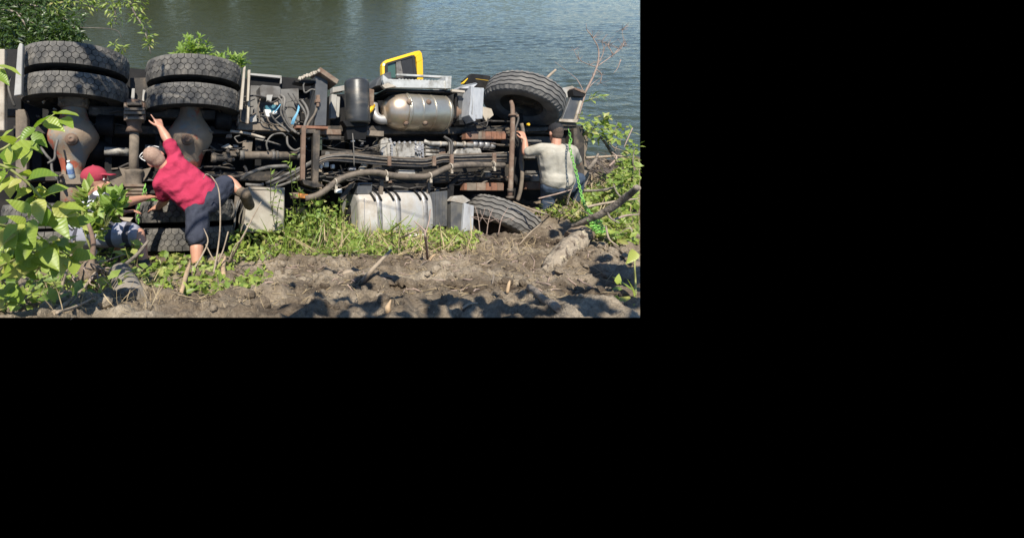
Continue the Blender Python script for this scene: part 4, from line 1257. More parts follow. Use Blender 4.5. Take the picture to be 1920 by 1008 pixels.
# loose lines and small fittings that crowd the dark of the chassis
for (u0, u1, v0, v1, n_) in ((200, 440, 300, 344, 16), (395, 560, 246, 285, 10), (560, 720, 252, 285, 12), (560, 660, 318, 360, 14), (690, 850, 338, 356, 10), (850, 950, 256, 345, 10), (60, 240, 200, 240, 6), (470, 590, 175, 235, 12)):
    for k in range(n_):
        u = rnd.uniform(u0, u1); v = rnd.uniform(v0, v1); du = rnd.uniform(15, 60) * rnd.choice((-1, 1)); dv = rnd.uniform(-14, 14); o_ = rnd.uniform(-.08, .06)
        H_('cable', rnd.choice(('hose_black', 'hose_black', 'hose_grey', 'hose', 'frame')), [(u, v, o_), (u + du * .4, v + dv * .2 + rnd.uniform(-6, 6), o_ + .03), (u + du, v + dv, o_ - .02)], rnd.uniform(.005, .013), n=6, k=4)
    for k in range(n_ // 2):
        u = rnd.uniform(u0, u1); v = rnd.uniform(v0, v1); w_, h_ = rnd.uniform(3, 10), rnd.uniform(2, 8)
        R_('bracket', rnd.choice(('frame', 'mud', 'frame', 'rust_dull', 'dimgrey', 'tan')), [([(u, v), (u + w_, v + rnd.uniform(-2, 2)), (u + w_ + rnd.uniform(-2, 2), v + h_), (u + rnd.uniform(-2, 2), v + h_)], rnd.uniform(-.06, .06), rnd.uniform(.03, .08))], .004)
# ------------------------------------------------------------------ people
def remesh(o, vox, smooth=4, wrinkle=0.0, wsize=.08):
    md = o.modifiers.new('skin', 'REMESH'); md.mode = 'VOXEL'; md.voxel_size = vox; md.use_smooth_shade = True
    if smooth:
        sm = o.modifiers.new('smooth', 'SMOOTH'); sm.factor = .5; sm.iterations = smooth
    if wrinkle:
        tx = bpy.data.textures.new('cloth_folds', 'CLOUDS'); tx.noise_scale = wsize; tx.noise_depth = 1
        dm = o.modifiers.new('folds', 'DISPLACE'); dm.texture = tx; dm.strength = wrinkle; dm.mid_level = .5; dm.texture_coords = 'LOCAL'
    return o

def frame3(y, z):
    y = y.normalized(); x = y.cross(z).normalized(); z = x.cross(y)
    return Matrix((x, y, z)).transposed()

def hand(mb, w, fwd, back, thumb, curls, k=1.0, spread=.18):
    """Palm and five fingers. back: out of the back of the hand, thumb: side the thumb leaves on, curls: four (index first) + thumb."""
    fwd = fwd.normalized(); back = (back - fwd * back.dot(fwd)).normalized(); th = (thumb - fwd * thumb.dot(fwd) - back * thumb.dot(back)).normalized()
    L = (.072, .080, .074, .058)
    for i in range(4):
        off = (1.5 - i) * .021 * k
        base = w + fwd * .088 * k + th * off
        mb.cap(w + th * off * .55, base, .017 * k, .0125 * k, 8)
        d = (fwd + th * (1.5 - i) * spread).normalized(); p = base
        for s, f in enumerate((.45, .32, .23)):
            ang = curls[i] * (.8 if s == 0 else 1.0)
            d = (d * math.cos(ang) - back * math.sin(ang)).normalized()
            # keep bending about the same knuckle axis
            back2 = back
            q = p + d * L[i] * f * k
            mb.cap(p, q, (.0098 - .0011 * s) * k, (.009 - .0012 * s) * k, 8)
            p = q
    p = w + fwd * .02 * k + th * .026 * k
    d = (fwd * .65 + th * .85 - back * .15).normalized()
    for s, f in enumerate((.036, .031, .026)):
        q = p + d * f * k; mb.cap(p, q, (.0145 - .002 * s) * k, (.0125 - .002 * s) * k, 8); p = q
        d = (d * math.cos(curls[4]) + (fwd - th * .5) * math.sin(curls[4])).normalized()

def build_person(label, J, face, top, cloth, group=None, k=1.0, hands=None, slim=1.0):
    """J: joints in world space; face: where the face points; top: crown direction."""
    loc = J['root']
    r = lambda x: x * k
    mb = MB()
    chest = (J['shL'] + J['shR']) / 2; pel = (J['hipL'] + J['hipR']) / 2
    side = (J['shR'] - J['shL']).normalized(); spine = (chest - pel).normalized()
    def torso(b, g):
        b.cap(J['shL'].lerp(chest, .12), J['shR'].lerp(chest, .12), r(.068) * slim + g)
        for s in ('L', 'R'):
            a = J['sh' + s].lerp(chest, .45) - spine * .07 * k; h = J['hip' + s].lerp(pel, .15) + spine * .07 * k
            b.cap(a, h, r(.105) * slim + g, r(.098) * slim + g)
        b.cap(chest - spine * .06 * k, pel + spine * .08 * k, r(.122) * slim + g, r(.118) * slim + g)
    def arm(b, s, f0, f1, g):
        A, E, W = J['sh' + s], J['el' + s], J['wr' + s]
        if f0 < 1: b.cap(A.lerp(E, f0), A.lerp(E, min(1, f1)), r(.055) + g, (r(.055) + (r(.043) - r(.055)) * min(1, f1)) + g)
        if f1 > 1:
            M_ = E.lerp(W, .3); b.cap(E, M_, r(.043) + g, r(.045) + g); b.cap(M_, W, r(.045) + g, r(.029) + g)
    def leg(b, s, f1, g, g2=None):
        H, K, A = J['hip' + s], J['kn' + s], J['an' + s]
        g2 = g if g2 is None else g2
        t = min(1, f1); b.cap(H, H.lerp(K, t), r(.093) + g, (r(.093) + (r(.06) - r(.093)) * t) + g2)
        if f1 > 1:
            C = K.lerp(A, .33); b.cap(K, C, r(.056) + g2, r(.06) + g2)
            t2 = f1 - 1; b.cap(C, K.lerp(A, max(.34, t2)), r(.06) + g2, r(.06) + (r(.038) - r(.06)) * max(0, t2 - .33) / .67 + g2)
    torso(mb, 0)
    for s in ('L', 'R'):
        arm(mb, s, 0, 2, 0); leg(mb, s, 2, 0)
        mb.cap(J['an' + s], J['toe' + s], r(.042), r(.034))
    mb.cap(pel, pel + spine * .02, r(.13)); mb.cap(J['hipL'], J['hipR'], r(.10))
    # neck and head
    hd = J['head']; face = face.normalized(); top = (top - face * top.dot(face)).normalized(); ear = face.cross(top)
    HM = Matrix((ear, face, top)).transposed()
    mb.cap(chest + spine * .0, hd - top * .05 * k - face * .02 * k, r(.062), r(.056))
    mb.ball(hd + top * .02 * k - face * .008 * k, (r(.076), r(.096), r(.105)), HM, 16, 12)
    mb.ball(hd - top * .055 * k + face * .03 * k, (r(.058), r(.062), r(.065)), HM, 14, 10)
    mb.cap(hd + face * .09 * k + top * .0, hd + face * .108 * k - top * .03 * k, r(.010), r(.016), 8)
    mb.cap(hd + face * .082 * k - top * .062 * k - ear * .018 * k, hd + face * .082 * k - top * .062 * k + ear * .018 * k, r(.011), None, 8)
    mb.cap(hd + face * .084 * k + top * .03 * k - ear * .035 * k, hd + face * .084 * k + top * .03 * k + ear * .035 * k, r(.012), None, 8)
    for s in (-1, 1):
        mb.ball(hd + ear * s * .078 * k - face * .012 * k - top * .005 * k, (r(.012), r(.02), r(.033)), HM, 10, 8)
    for s, hspec in (hands or {}).items():
        hand(mb, J['wr' + s], *hspec, k=.98 * k)
    body = mb.build('person', M['skin'], shift=loc)
    remesh(body, .0068, 3)
    tag(body, label, 'person', group)
    def part(name, mat, fn, vox=.011, sm=4, wr=0.0, ws=.08, lab=None):
        b = MB(); fn(b)
        if not b.v: return None
        b.v = [tuple(Vector(p) - loc) for p in b.v]
        o = b.build(name, M[mat], body, lab)
        if vox: remesh(o, vox, sm, wr, ws)
        return o
    def shirt(b):
        g = .017 * k
        torso(b, g)
        b.cap(pel + spine * .085 * k - side * .055 * k, pel + spine * .085 * k + side * .055 * k, r(.142) * slim + g)
        for s in ('L', 'R'):
            arm(b, s, 0, cloth.get('sleeve', .62), .02 * k)
            e = J['sh' + s].lerp(J['el' + s], cloth.get('sleeve', .62)); b.ball(e, r(.06) + .008, None, 12, 8)
        for h in cloth.get('hem', ()):
            b.cap(*h)
    part('shirt', cloth['shirt'], shirt, .011, 3, cloth.get('wr', .03), .11)
    def pants(b):
        g = .016 * k
        b.cap(J['hipL'], J['hipR'], r(.104) + g); b.cap(pel, pel + spine * .02 * k, r(.122) + g)
        for s in ('L', 'R'):
            f = cloth.get('leg', {}).get(s, .8)
            leg(b, s, f, g, g + (.024 if f < 1 else .012) * k)
    part('shorts' if cloth.get('shorts', True) else 'jeans', cloth['pants'], pants, .011, 3, .02, .09)
    for s in ('L', 'R'):
        A, t = J['an' + s], J['toe' + s]
        up_ = (J['kn' + s] - A).normalized(); d = (t - A); dn = d.normalized()
        heel = A - dn * .045 * k - up_ * .055 * k
        sole_toe = t - up_ * .012 * k
        def shoe(b):
            b.cap(A + up_ * cloth.get('boot_h', .03) * k, A - up_ * .03 * k, r(.052), r(.05))
            kb = 1.22 if cloth['shoe'] == 'boot' else 1
            b.cap(heel, sole_toe, r(.046) * kb, r(.043) * kb); b.cap(heel - up_ * .012, sole_toe - up_ * .012, r(.044) * kb, r(.042) * kb)
            b.cap(A - up_ * .02 * k, t - dn * .03 * k, r(.05), r(.04))
        part(cloth.get('shoe_name', 'shoe'), cloth['shoe'], shoe, .009, 2, .008, .03)
        if cloth.get('sock'):
            def sock(b):
                b.cap(A + up_ * .03 * k, A + up_ * .085 * k, r(.047), r(.05))
            part('sock', cloth['sock'], sock, .01, 2)
    def eye(b):
        for s in (-1, 1): b.ball(hd + face * .083 * k + ear * s * .031 * k + top * .008 * k, r(.0115), None, 8, 6)
    part('eye', 'eye', eye, 0)
    if cloth.get('hair'):
        def hair(b):
            b.ball(hd + top * .032 * k - face * .02 * k, (r(.079), r(.095), r(.096)), HM, 20, 12)
            b.ball(hd - face * .04 * k - top * .02 * k, (r(.068), r(.062), r(.075)), HM, 16, 10)
        part('hair', cloth['hair'], hair, .009, 2)
    if cloth.get('cap'):
        def cp(b):
            b.ball(hd + top * .048 * k - face * .004 * k, (r(.088), r(.108), r(.088)), HM, 20, 12)
            bd = cloth.get('brim', 1)
            for q in range(9):
                w = (q - 4) / 4 * .06 * k
                b.cap(hd + face * bd * .085 * k + top * .052 * k + ear * w, hd + face * bd * (.165 - .25 * (w / k) ** 2 * 40 * .1) * k + top * (.036) * k + ear * w, r(.008), r(.007), 6)
            b.ball(hd + top * .137 * k, r(.009))
        part('cap', cloth['cap'], cp, .007, 3)
    if cloth.get('glasses'):
        g = MB()
        def gp_(x, y, z): return hd + ear * x * k + face * y * k + top * z * k - loc
        for s in (-1, 1):
            c0 = gp_(s * .036, .062, .108)
            ring = [c0 + ear * .034 * math.cos(t) + (top * .45 - face * .75).normalized() * .024 * math.sin(t) for t in np.linspace(0, 2 * math.pi, 17)]
            g.tube(ring, .0045, 6)
            g.tube([gp_(s * .068, .06, .105), gp_(s * .084, -.01, .085), gp_(s * .088, -.07, .05)], .004, 6)
        g.tube([gp_(-.008, .066, .112), gp_(.008, .066, .112)], .004, 6)
        g.build('glasses', M['white'], body)
    return body

# man in the red T-shirt, bent sideways against the rear wheel, pointing up
d0 = 4.25
rf = pix(369, 503, 4.02)
J = dict(root=Vector((rf.x, rf.y, rf.z - .07)),
         shR=pix(331, 297, 4.40), shL=pix(301, 344, 4.24), elR=pix(314, 262, 4.42), wrR=pix(301, 239, 4.46),
         elL=pix(309, 374, 4.36), wrL=pix(297, 388, 4.47),
         hipL=pix(371, 392, 4.24), hipR=pix(404, 366, 4.36), knL=pix(369, 448, 4.10), anL=rf, toeL=pix(362, 508, 4.28),
         knR=pix(429, 340, 4.56), anR=pix(454, 362, 4.50), toeR=pix(465, 382, 4.62), head=pix(291, 298, 4.30))
ff = pix(276, 300, 4.42) - J['head']
build_person('man in red T-shirt and navy shorts leaning on the rear tyre and pointing up', J,
    ff + FW * .10 + UP * -.03, (pix(281, 285, 4.22) - J['head']),
    dict(shirt='red_cloth', pants='navy', sleeve=.72, leg=dict(L=.93, R=.60), shoe='boot', shoe_name='boot', boot_h=.02, hair='hair', glasses=True, sock=None, wr=.012),
    hands={'R': ((pix(294, 220, 4.5) - J['wrR']), RT * .7 - FW * .7, -RT * .8 - UP * .35, (.02, 1.15, 1.25, 1.2, .25)),
           'L': ((pix(281, 391, 4.56) - J['wrL']), UP * .8 - FW * .6, UP + RT * .3 - FW * .2, (.15, .12, .12, .15, .1), )}, slim=.9)
# man in the pale T-shirt at the front axle
an = pix(1026, 408, 6.32)
J = dict(root=Vector((an.x, an.y, an.z - .08)),
         shL=pix(1011, 280, 6.22), shR=pix(1072, 283, 6.22), elL=pix(985, 286, 6.32), wrL=pix(984, 262, 6.40), elR=pix(1083, 306, 6.40), wrR=pix(1066, 296, 6.62),
         hipL=pix(1031, 350, 6.28), hipR=pix(1061, 349, 6.28), knL=pix(1026, 386, 6.32), knR=pix(1084, 335, 6.55), anL=an, anR=pix(1078, 376, 6.6),
         toeL=pix(1028, 404, 6.52), toeR=pix(1078, 374, 6.78), head=pix(1042, 250, 6.26))
J['knL'] = pix(1027, 372, 6.36)
build_person('man in dirty white T-shirt and black cap facing the front axle', J, FW + RT * -.05 + UP * -.1, UP + FW * .25,
    dict(shirt='white_cloth', pants='denim', shorts=False, sleeve=.74, leg=dict(L=1.95, R=1.95), shoe='boot', shoe_name='boot', hair='hair_dark', cap='cap_black', wr=.004),
    hands={'L': ((pix(977, 245, 6.44) - J['wrL']), RT * .3 - FW * .8, RT * -1 + UP * .1, (.45, .5, .55, .6, .3)),
           'R': ((pix(1058, 290, 6.75) - J['wrR']), UP, -RT, (.5, .5, .5, .5, .3))}, k=1.06)
# crouching man in the maroon cap, half hidden by leaves
an = pix(270, 500, 3.78)
J = dict(root=Vector((an.x, an.y, an.z - .08)),
         shR=pix(192, 374, 3.92), shL=pix(160, 380, 4.18), elR=pix(226, 382, 3.98), wrR=pix(272, 371, 4.22), elL=pix(190, 405, 4.22), wrL=pix(232, 398, 4.38),
         hipR=pix(166, 440, 3.84), hipL=pix(160, 436, 4.05), knR=pix(258, 440, 3.84), knL=pix(240, 436, 4.08), anR=an, anL=pix(216, 486, 4.02),
         toeR=pix(300, 511, 3.76), toeL=pix(250, 494, 4.0), head=pix(178, 340, 3.98))
build_person('crouching man in maroon cap and striped grey shorts reaching across from behind the leaves', J, RT + UP * .12 + FW * .15, UP,
    dict(shirt='stripe', pants='stripe_grey', sleeve=.7, leg=dict(L=.82, R=.82), shoe='shoe', hair='hair_dark', cap='cap_red', wr=.02),
    hands={'R': ((pix(286, 368, 4.3) - J['wrR']), UP - FW * .3, FW * .6 + UP * .5, (.35, .4, .45, .5, .3)),
           'L': ((pix(246, 396, 4.4) - J['wrL']), UP, FW, (.4, .4, .4, .4, .3))})
# ------------------------------------------------------------------ logs, sticks and lumps on the bank
def stick(name, label, cat, pts, r, mat='deadwood', n=7, group=None, twigs=(), k=4):
    loc = Vector(pts[0])
    mb = MB(); mb.tube(pts, r, n, ctrl=k)
    rr = max(r) if isinstance(r, (list, tuple)) else r
    if rr > .012:   # knobbly wood
        V_ = np.array(mb.v); q = fbm(V_[:, 0] / rr * .35 + V_[:, 2] / rr * .3, V_[:, 1] / rr * .35, 401, 3)
        mb.v = [tuple(v + rr * .55 * a_ * np.array([.6, .3, .75])) for v, a_ in zip(V_, q)]
    o = mb.build(name, M[mat], shift=loc)
    tag(o, label, cat, group)
    for tw in twigs:
        b = MB(); b.tube([Vector(p) - loc for p in tw[0]], tw[1], 5, ctrl=4); b.build('twig', M[mat], o)
    return o

def gup(u, v, h=0.0):
    p = gp(u, v); return p + Vector((0, 0, h))

# big grey branch lying down the slope at the far side
pts = [pix(1196, 351, 4.55), pix(1172, 371, 4.75), pix(1138, 396, 4.95), pix(1100, 413, 5.15), pix(1072, 424, 5.3)]
stick('fallen_branch', 'thick grey branch lying over the leaves beside the green chain', 'branch', pts, [.030, .036, .038, .034, .018], 'bark', 12, k=9, twigs=[([pix(1138, 396, 4.95), pix(1146, 410, 4.85), pix(1162, 418, 4.8)], [.014, .006]), ([pix(1168, 374, 4.8), pix(1156, 360, 4.85), pix(1150, 344, 4.9)], [.012, .004]), ([pix(1110, 408, 5.1), pix(1098, 398, 5.1), pix(1084, 392, 5.15)], [.010, .004])])
# loaf of caked soil and a snapped trunk on the mound
a = gup(1022, 510, -.01); b_ = gup(1088, 455, .0)
mb = MB()
P = spline([a, a.lerp(b_, .33) + Vector((0, 0, .03)), a.lerp(b_, .7) + Vector((0, 0, .04)), b_], 6)
mb.tube(spline(P, 4), [.04, .085, .10, .11, .11, .06], 40)
V_ = np.array(mb.v); nz = fbm(V_[:, 0] * 9, V_[:, 1] * 9 + V_[:, 2] * 7, 91, 5, .6); mb.v = [tuple(v + np.array([.5, .3, .7]) * (.10 * q + .05 * q2) + np.array([.1, .1, .3]) * .05 * q3) for v, q, q2, q3 in zip(V_, nz, fbm(V_[:, 0] * 26, V_[:, 1] * 26 + V_[:, 2] * 20, 92, 4), np.floor(fbm(V_[:, 0] * 5, V_[:, 1] * 5, 93, 2) * 5) / 5)]
tag(mb.build('buried_log', M['sand'], shift=a), 'stubby soil covered log lying on the dirt mound', 'log')
a = gup(1065, 452, .04); b_ = gup(1108, 446, .06)
mb = MB(); mb.tube(spline([a, a.lerp(b_, .5) + Vector((0, 0, .02)), b_], 5), [.08, .11, .10, .06], 14)
V_ = np.array(mb.v); nz = fbm(V_[:, 0] * 9, V_[:, 1] * 9 + V_[:, 2] * 5, 95, 4); mb.v = [tuple(v + np.array([.3, .2, .6]) * .07 * q) for v, q in zip(V_, nz)]
tag(mb.build('soil_lump', M['root'], shift=a), 'dark crumbly soil lump behind the stubby log', 'soil lump')
# pole on the dirt near the lower edge
stick('broken_pole', 'straight grey pole lying on the dirt below the stubby log', 'stick', [gup(992, 545, .025), gup(1016, 568, .03), gup(1042, 588, .03)], [.020, .018, .018], 'bark', 9)
# planted stick in the middle
p0 = gup(678, 524, -.03)
stick('upright_stick', 'pale broken stick poking out of the dirt', 'stick', [p0, p0.lerp(pix(716, 484, 2.95), .6), pix(734, 468, 3.05)], [.019, .014, .009], 'deadwood', 8)
p0 = gup(728, 585, -.02)
stick('wood_chip', 'orange wood splinter standing in the dirt', 'splinter', [p0, pix(727, 578, (p0 - CAM).dot(FW) - .02), pix(732, 563, (p0 - CAM).dot(FW) - .01)], [.012, .016, .003], 'straw', 6)
a = gup(652, 514, .015)
mb = MB(); mb.ball(a, (.05, .03, .018), Matrix.Rotation(.4, 3, 'Z'), 10, 6); tag(mb.build('stone', M['deadwood'], shift=a), 'pale flat stone beside the upright stick', 'stone')
for (u0, v0, u1, v1, lab, r, mt) in ((866, 582, 895, 572, 'short white twig lying at the lower shadow edge', .006, 'deadwood'),
        (905, 500, 932, 484, 'curved pale twig on the dirt in front of the buried tyre', .008, 'deadwood'),
        (782, 508, 800, 492, 'dark twig flat on the dirt by the split root', .006, 'bark'),
        (972, 462, 1015, 418, 'thin yellowish stalk slanting over the mound', .008, 'deadwood'),
        (805, 490, 816, 478, 'snapped orange root end sticking out of the bank', .014, 'straw'),
        (824, 482, 843, 508, 'brown root lying down the dirt face', .012, 'twig'),
        (950, 552, 956, 526, 'small pale stake standing near the pole', .010, 'straw'),
        (922, 536, 926, 514, 'dark little twig standing in the dirt', .006, 'bark'),
        (1148, 460, 1188, 498, 'long pale stem lying beside the shaded hollow', .010, 'deadwood'),
        (572, 478, 650, 488, 'dark stick lying along the edge of the weeds', .009, 'bark'),
        (600, 474, 690, 482, 'second thinner stick lying along the edge of the weeds', .007, 'bark')):
    A, B = gup(u0, v0, .012), gup(u1, v1, .014)
    if abs(v1 - v0) > 18 and abs(u1 - u0) < 30 or u0 in (972, 805): B = pix(u1, v1, (A - CAM).dot(FW) + .02)
    stick('stick', lab, 'stick', [A, A.lerp(B, .5) + Vector((rnd.uniform(-.01, .01), 0, .012)), B], [r, r * .9, r * .5], mt, 6)

# lower corner: bent sticks, old pipe, root ball, gnarled stem
P0 = [gup(98, 588, .0), pix(150, 548, 2.75), pix(180, 508, 2.95)]
stick('bent_stick', 'long pale forked stick propped against the root ball', 'stick', P0, [.013, .011, .007], 'deadwood', 8,
      twigs=[([pix(180, 508, 2.95), pix(172, 492, 3.0), pix(178, 462, 3.05)], .006)])
stick('bent_stick', 'thin bowed stick rising beside the forked stick', 'stick', [gup(122, 572, .0), pix(115, 545, 2.7), pix(122, 515, 2.75), pix(136, 470, 2.8), pix(139, 452, 2.8)], [.010, .009, .005], 'deadwood', 7)
stick('bent_stick', 'short pale stick lying at the lower edge below the root ball', 'stick', [gup(108, 588, .01), gup(140, 582, .02), gup(176, 564, .02)], [.008, .008, .006], 'deadwood', 7)
stick('curved_branch', 'curved brown branch leaning over the old clay pipe', 'branch', [pix(208, 522, 3.15), pix(212, 512, 3.15), pix(232, 498, 3.2), pix(256, 478, 3.3), pix(279, 450, 3.35)], [.016, .018, .016, .013, .010], 'bark', 9)
a = pix(224, 512, 3.30); b_ = gup(247, 562, -.02)
mb = MB(); ax = (b_ - a)
mb.lathe([(0, .03), (.0, .064), (.015, .078), (.05, .082), (ax.length * .5, .083), (ax.length * .52, .09), (ax.length * .6, .087), (ax.length, .086)], a, ax, 22)
tag(mb.build('clay_pipe', M['stone'], shift=a), 'round end of an old dusty clay pipe in the bank', 'pipe')
a = pix(165, 514, 2.95)
mb = MB(); mb.ball(a + Vector((0, .03, -.02)), (.08, .08, .10), Matrix.Rotation(.5, 3, 'Y'), 22, 16)
V_ = np.array(mb.v); nz = fbm(V_[:, 0] * 14, V_[:, 1] * 14 + V_[:, 2] * 11, 97, 4); mb.v = [tuple(v + (v - np.array(a)) * .7 * q) for v, q in zip(V_, nz)]
rb = mb.build('root_ball', M['root'], shift=a); tag(rb, 'brown root ball with a gnarled stem growing from it', 'root ball')
b = MB(); b.tube([Vector(p) - a for p in (pix(168, 505, 2.95), pix(173, 480, 2.98), pix(175, 455, 3.0), pix(170, 432, 3.05), pix(160, 405, 3.1))], [.03, .019, .016, .014, .010], 9, ctrl=4); b.build('stem', M['rust_dull'], rb)
for k in range(34):
    w = rnd.uniform(0, 6.28); b = None
    if k == 0: rt_ = MB()
    s0 = Vector((math.cos(w) * .08, math.sin(w) * .08, rnd.uniform(-.05, .08)))
    rt_.tube([s0, s0 * 1.5 + Vector((rnd.uniform(-.05, .05), rnd.uniform(-.05, .05), rnd.uniform(-.1, .03))), s0 * 2.1 + Vector((rnd.uniform(-.09, .09), rnd.uniform(-.09, .09), rnd.uniform(-.2, -.02)))], [.006, .004, .002], 4, ctrl=3)
rt_.build('root', M['twig'], rb)

# white dry stems in front of the wheel and the split wood pieces at the standing foot
stick('dry_stem', 'tall pale dry stem in front of the rear tyre', 'stem', [gup(399, 520, 0), pix(408, 470, 3.75), pix(413, 420, 3.8), pix(411, 362, 3.85), pix(402, 338, 3.9), pix(388, 326, 3.95), pix(381, 336, 3.95)], [.0075, .007, .0065, .006, .005, .004, .003], 'deadwood', 7)
stick('dry_stem', 'pale dry stem slanting up toward the beige toolbox', 'stem', [gup(426, 500, 0), pix(452, 450, 3.8), pix(470, 415, 3.85), pix(490, 378, 3.9)], [.010, .009, .006, .003], 'deadwood', 7,
      twigs=[([pix(452, 450, 3.8), pix(440, 462, 3.8), pix(428, 492, 3.8)], .005)])
stick('dry_stem', 'forked dry stem crossing in front of the lower tyre', 'stem', [gup(360, 510, 0), pix(378, 480, 3.7), pix(390, 452, 3.75), pix(382, 428, 3.8)], [.009, .008, .006, .003], 'deadwood', 7,
      twigs=[([pix(386, 458, 3.75), pix(398, 482, 3.72), pix(410, 494, 3.7)], .005), ([pix(405, 500, 3.7), pix(418, 470, 3.74), pix(428, 434, 3.78)], .006)])
p0 = gup(340, 548, .0)
stick('split_branch', 'freshly split yellow branch pointing at the ankle', 'branch', [p0, gup(352, 525, .06), gup(360, 508, .10)], [.012, .019, .006], 'straw', 8)
stick('split_branch', 'second split yellow stub among the leaves by the dry stems', 'branch', [gup(418, 516, -.01), gup(420, 503, .05), gup(424, 494, .08)], [.02, .02, .006], 'straw', 8)
stick('dry_stem', 'brown broken stalk standing before the fuel tank', 'stem', [gup(803, 484, -.02), pix(797, 444, 4.1), pix(796, 432, 4.15), pix(776, 414, 4.2)], [.013, .011, .008, .004], 'twig', 7,
      twigs=[([pix(797, 440, 4.1), pix(804, 416, 4.2), pix(807, 392, 4.25)], .006)])
stick('dry_stem', 'pale thin stalk lying across the fuel tank foot', 'stem', [gup(742, 452, .02), pix(765, 440, 4.4), pix(790, 424, 4.45)], [.011, .010, .006], 'deadwood', 7)
stick('dry_stem', 'greenish stalk leaning against the fuel tank', 'stem', [gup(726, 440, .02), pix(745, 422, 4.5), pix(766, 405, 4.55)], [.009, .008, .004], 'stem', 7)
stick('white_batten', 'white batten lying under the fuel tank', 'batten', [gup(740, 446, .03), gup(770, 445, .03), gup(797, 444, .03)], [.015, .015, .015], 'white', 4)
for k, (u, v, du) in enumerate(((900, 432, -6), (912, 436, 8), (934, 434, 12), (895, 425, 24))):
    A = gup(u, v + 8, 0); d_ = (A - CAM).dot(FW)
    stick('dead_twig', ('bare twig before the dark gap of the buried wheel', 'forked bare twig before the buried wheel', 'red bare twig on the dirt by the buried tyre', 'low bare twig crossing the buried tyre')[k], 'twig',
          [A, pix(u + du * .5, v - 22, d_), pix(u + du * 1.6, v - 46, d_ + .05)], [.007, .005, .002], 'twig', 5,
          twigs=[([pix(u + du * .4, v - 14, d_), pix(u - du, v - 30, d_), pix(u - du * 1.5, v - 42, d_)], .003), ([pix(u + du * .5, v - 20, d_), pix(u + du * 2.5, v - 26, d_), pix(u + 24, v - 20, d_)], .003)])
stick('leaning_branch', 'pale branch leaning from the buried tyre to the mound', 'branch', [pix(962, 378, 5.9), pix(985, 388, 5.85), pix(1012, 398, 5.7), gup(1030, 406, .02)], [.008, .010, .012, .010], 'deadwood', 7)

# clods, chips and litter spread over the dirt
mb = MB()
for k in range(2600):
    x = rnd.uniform(-1.6, 3.4); y = rnd.uniform(1.7, 4.4)
    p = Vector((x, y, gz(x, y)))
    q = p - CAM
    if q.dot(RIGHT_N) > -.04 or q.dot(LOW_N) > -.04: continue
    s = rnd.choice((.005, .006, .008, .008, .011, .011, .016, .024, .036)) * rnd.uniform(.7, 1.3)
    R = Matrix.Rotation(rnd.uniform(0, 6), 3, 'Z') @ Matrix.Rotation(rnd.uniform(-.6, .6), 3, 'X')
    mb.ball(p + Vector((0, 0, s * .2)), (s * rnd.uniform(.7, 1.4), s, s * rnd.uniform(.5, .9)), R, 6, 4)
mb.s = [False] * len(mb.s)
o = mb.build('soil_clods', M['dirt']); o['kind'] = 'stuff'
mb = MB()
for k in range(1500):
    x = rnd.uniform(-1.4, 3.2); y = rnd.uniform(1.8, 4.5)
    p = Vector((x, y, gz(x, y) + .006)); q = p - CAM
    if q.dot(RIGHT_N) > -.08 or q.dot(LOW_N) > -.08: continue
    w = rnd.uniform(0, 6.28); L = rnd.choice((.02, .03, .05, .08, .14)); d = Vector((math.cos(w), math.sin(w), 0)) * L
    e = p + d; e.z = gz(e.x, e.y) + .012
    mb.tube([p, p.lerp(e, .5) + Vector((0, 0, rnd.uniform(0, .012))), e], [.0025, .0022, .0012], 4)
o = mb.build('plant_litter', M['dry']); o['kind'] = 'stuff'

mb = MB()
for k in range(420):
    x = rnd.uniform(-1.4, 3.6); y = rnd.uniform(1.9, 4.9)
    p = Vector((x, y, gz(x, y) + .004)); q = p - CAM
    if q.dot(RIGHT_N) > -.2 or q.dot(LOW_N) > -.15: continue
    w = rnd.uniform(0, 6.28); L = rnd.uniform(.05, .22); P_ = [p]
    for s_ in range(3):
        w += rnd.uniform(-.7, .7); e = P_[-1] + Vector((math.cos(w), math.sin(w), 0)) * L / 3; e.z = gz(e.x, e.y) + rnd.uniform(-.004, .02); P_.append(e)
    mb.tube(P_, [.005, .0045, .0035, .002], 5)
o = mb.build('root_litter', M['twig']); o['kind'] = 'stuff'

# ------------------------------------------------------------------ low weeds
def in_poly(x, y, P):
    n = len(P); c = np.zeros(len(x), bool); j = n - 1
    for i in range(n):
        xi, yi = P[i]; xj, yj = P[j]
        c ^= ((yi > y) != (yj > y)) & (x < (xj - xi) * (y - yi) / (yj - yi + 1e-12) + xi)
        j = i
    return c

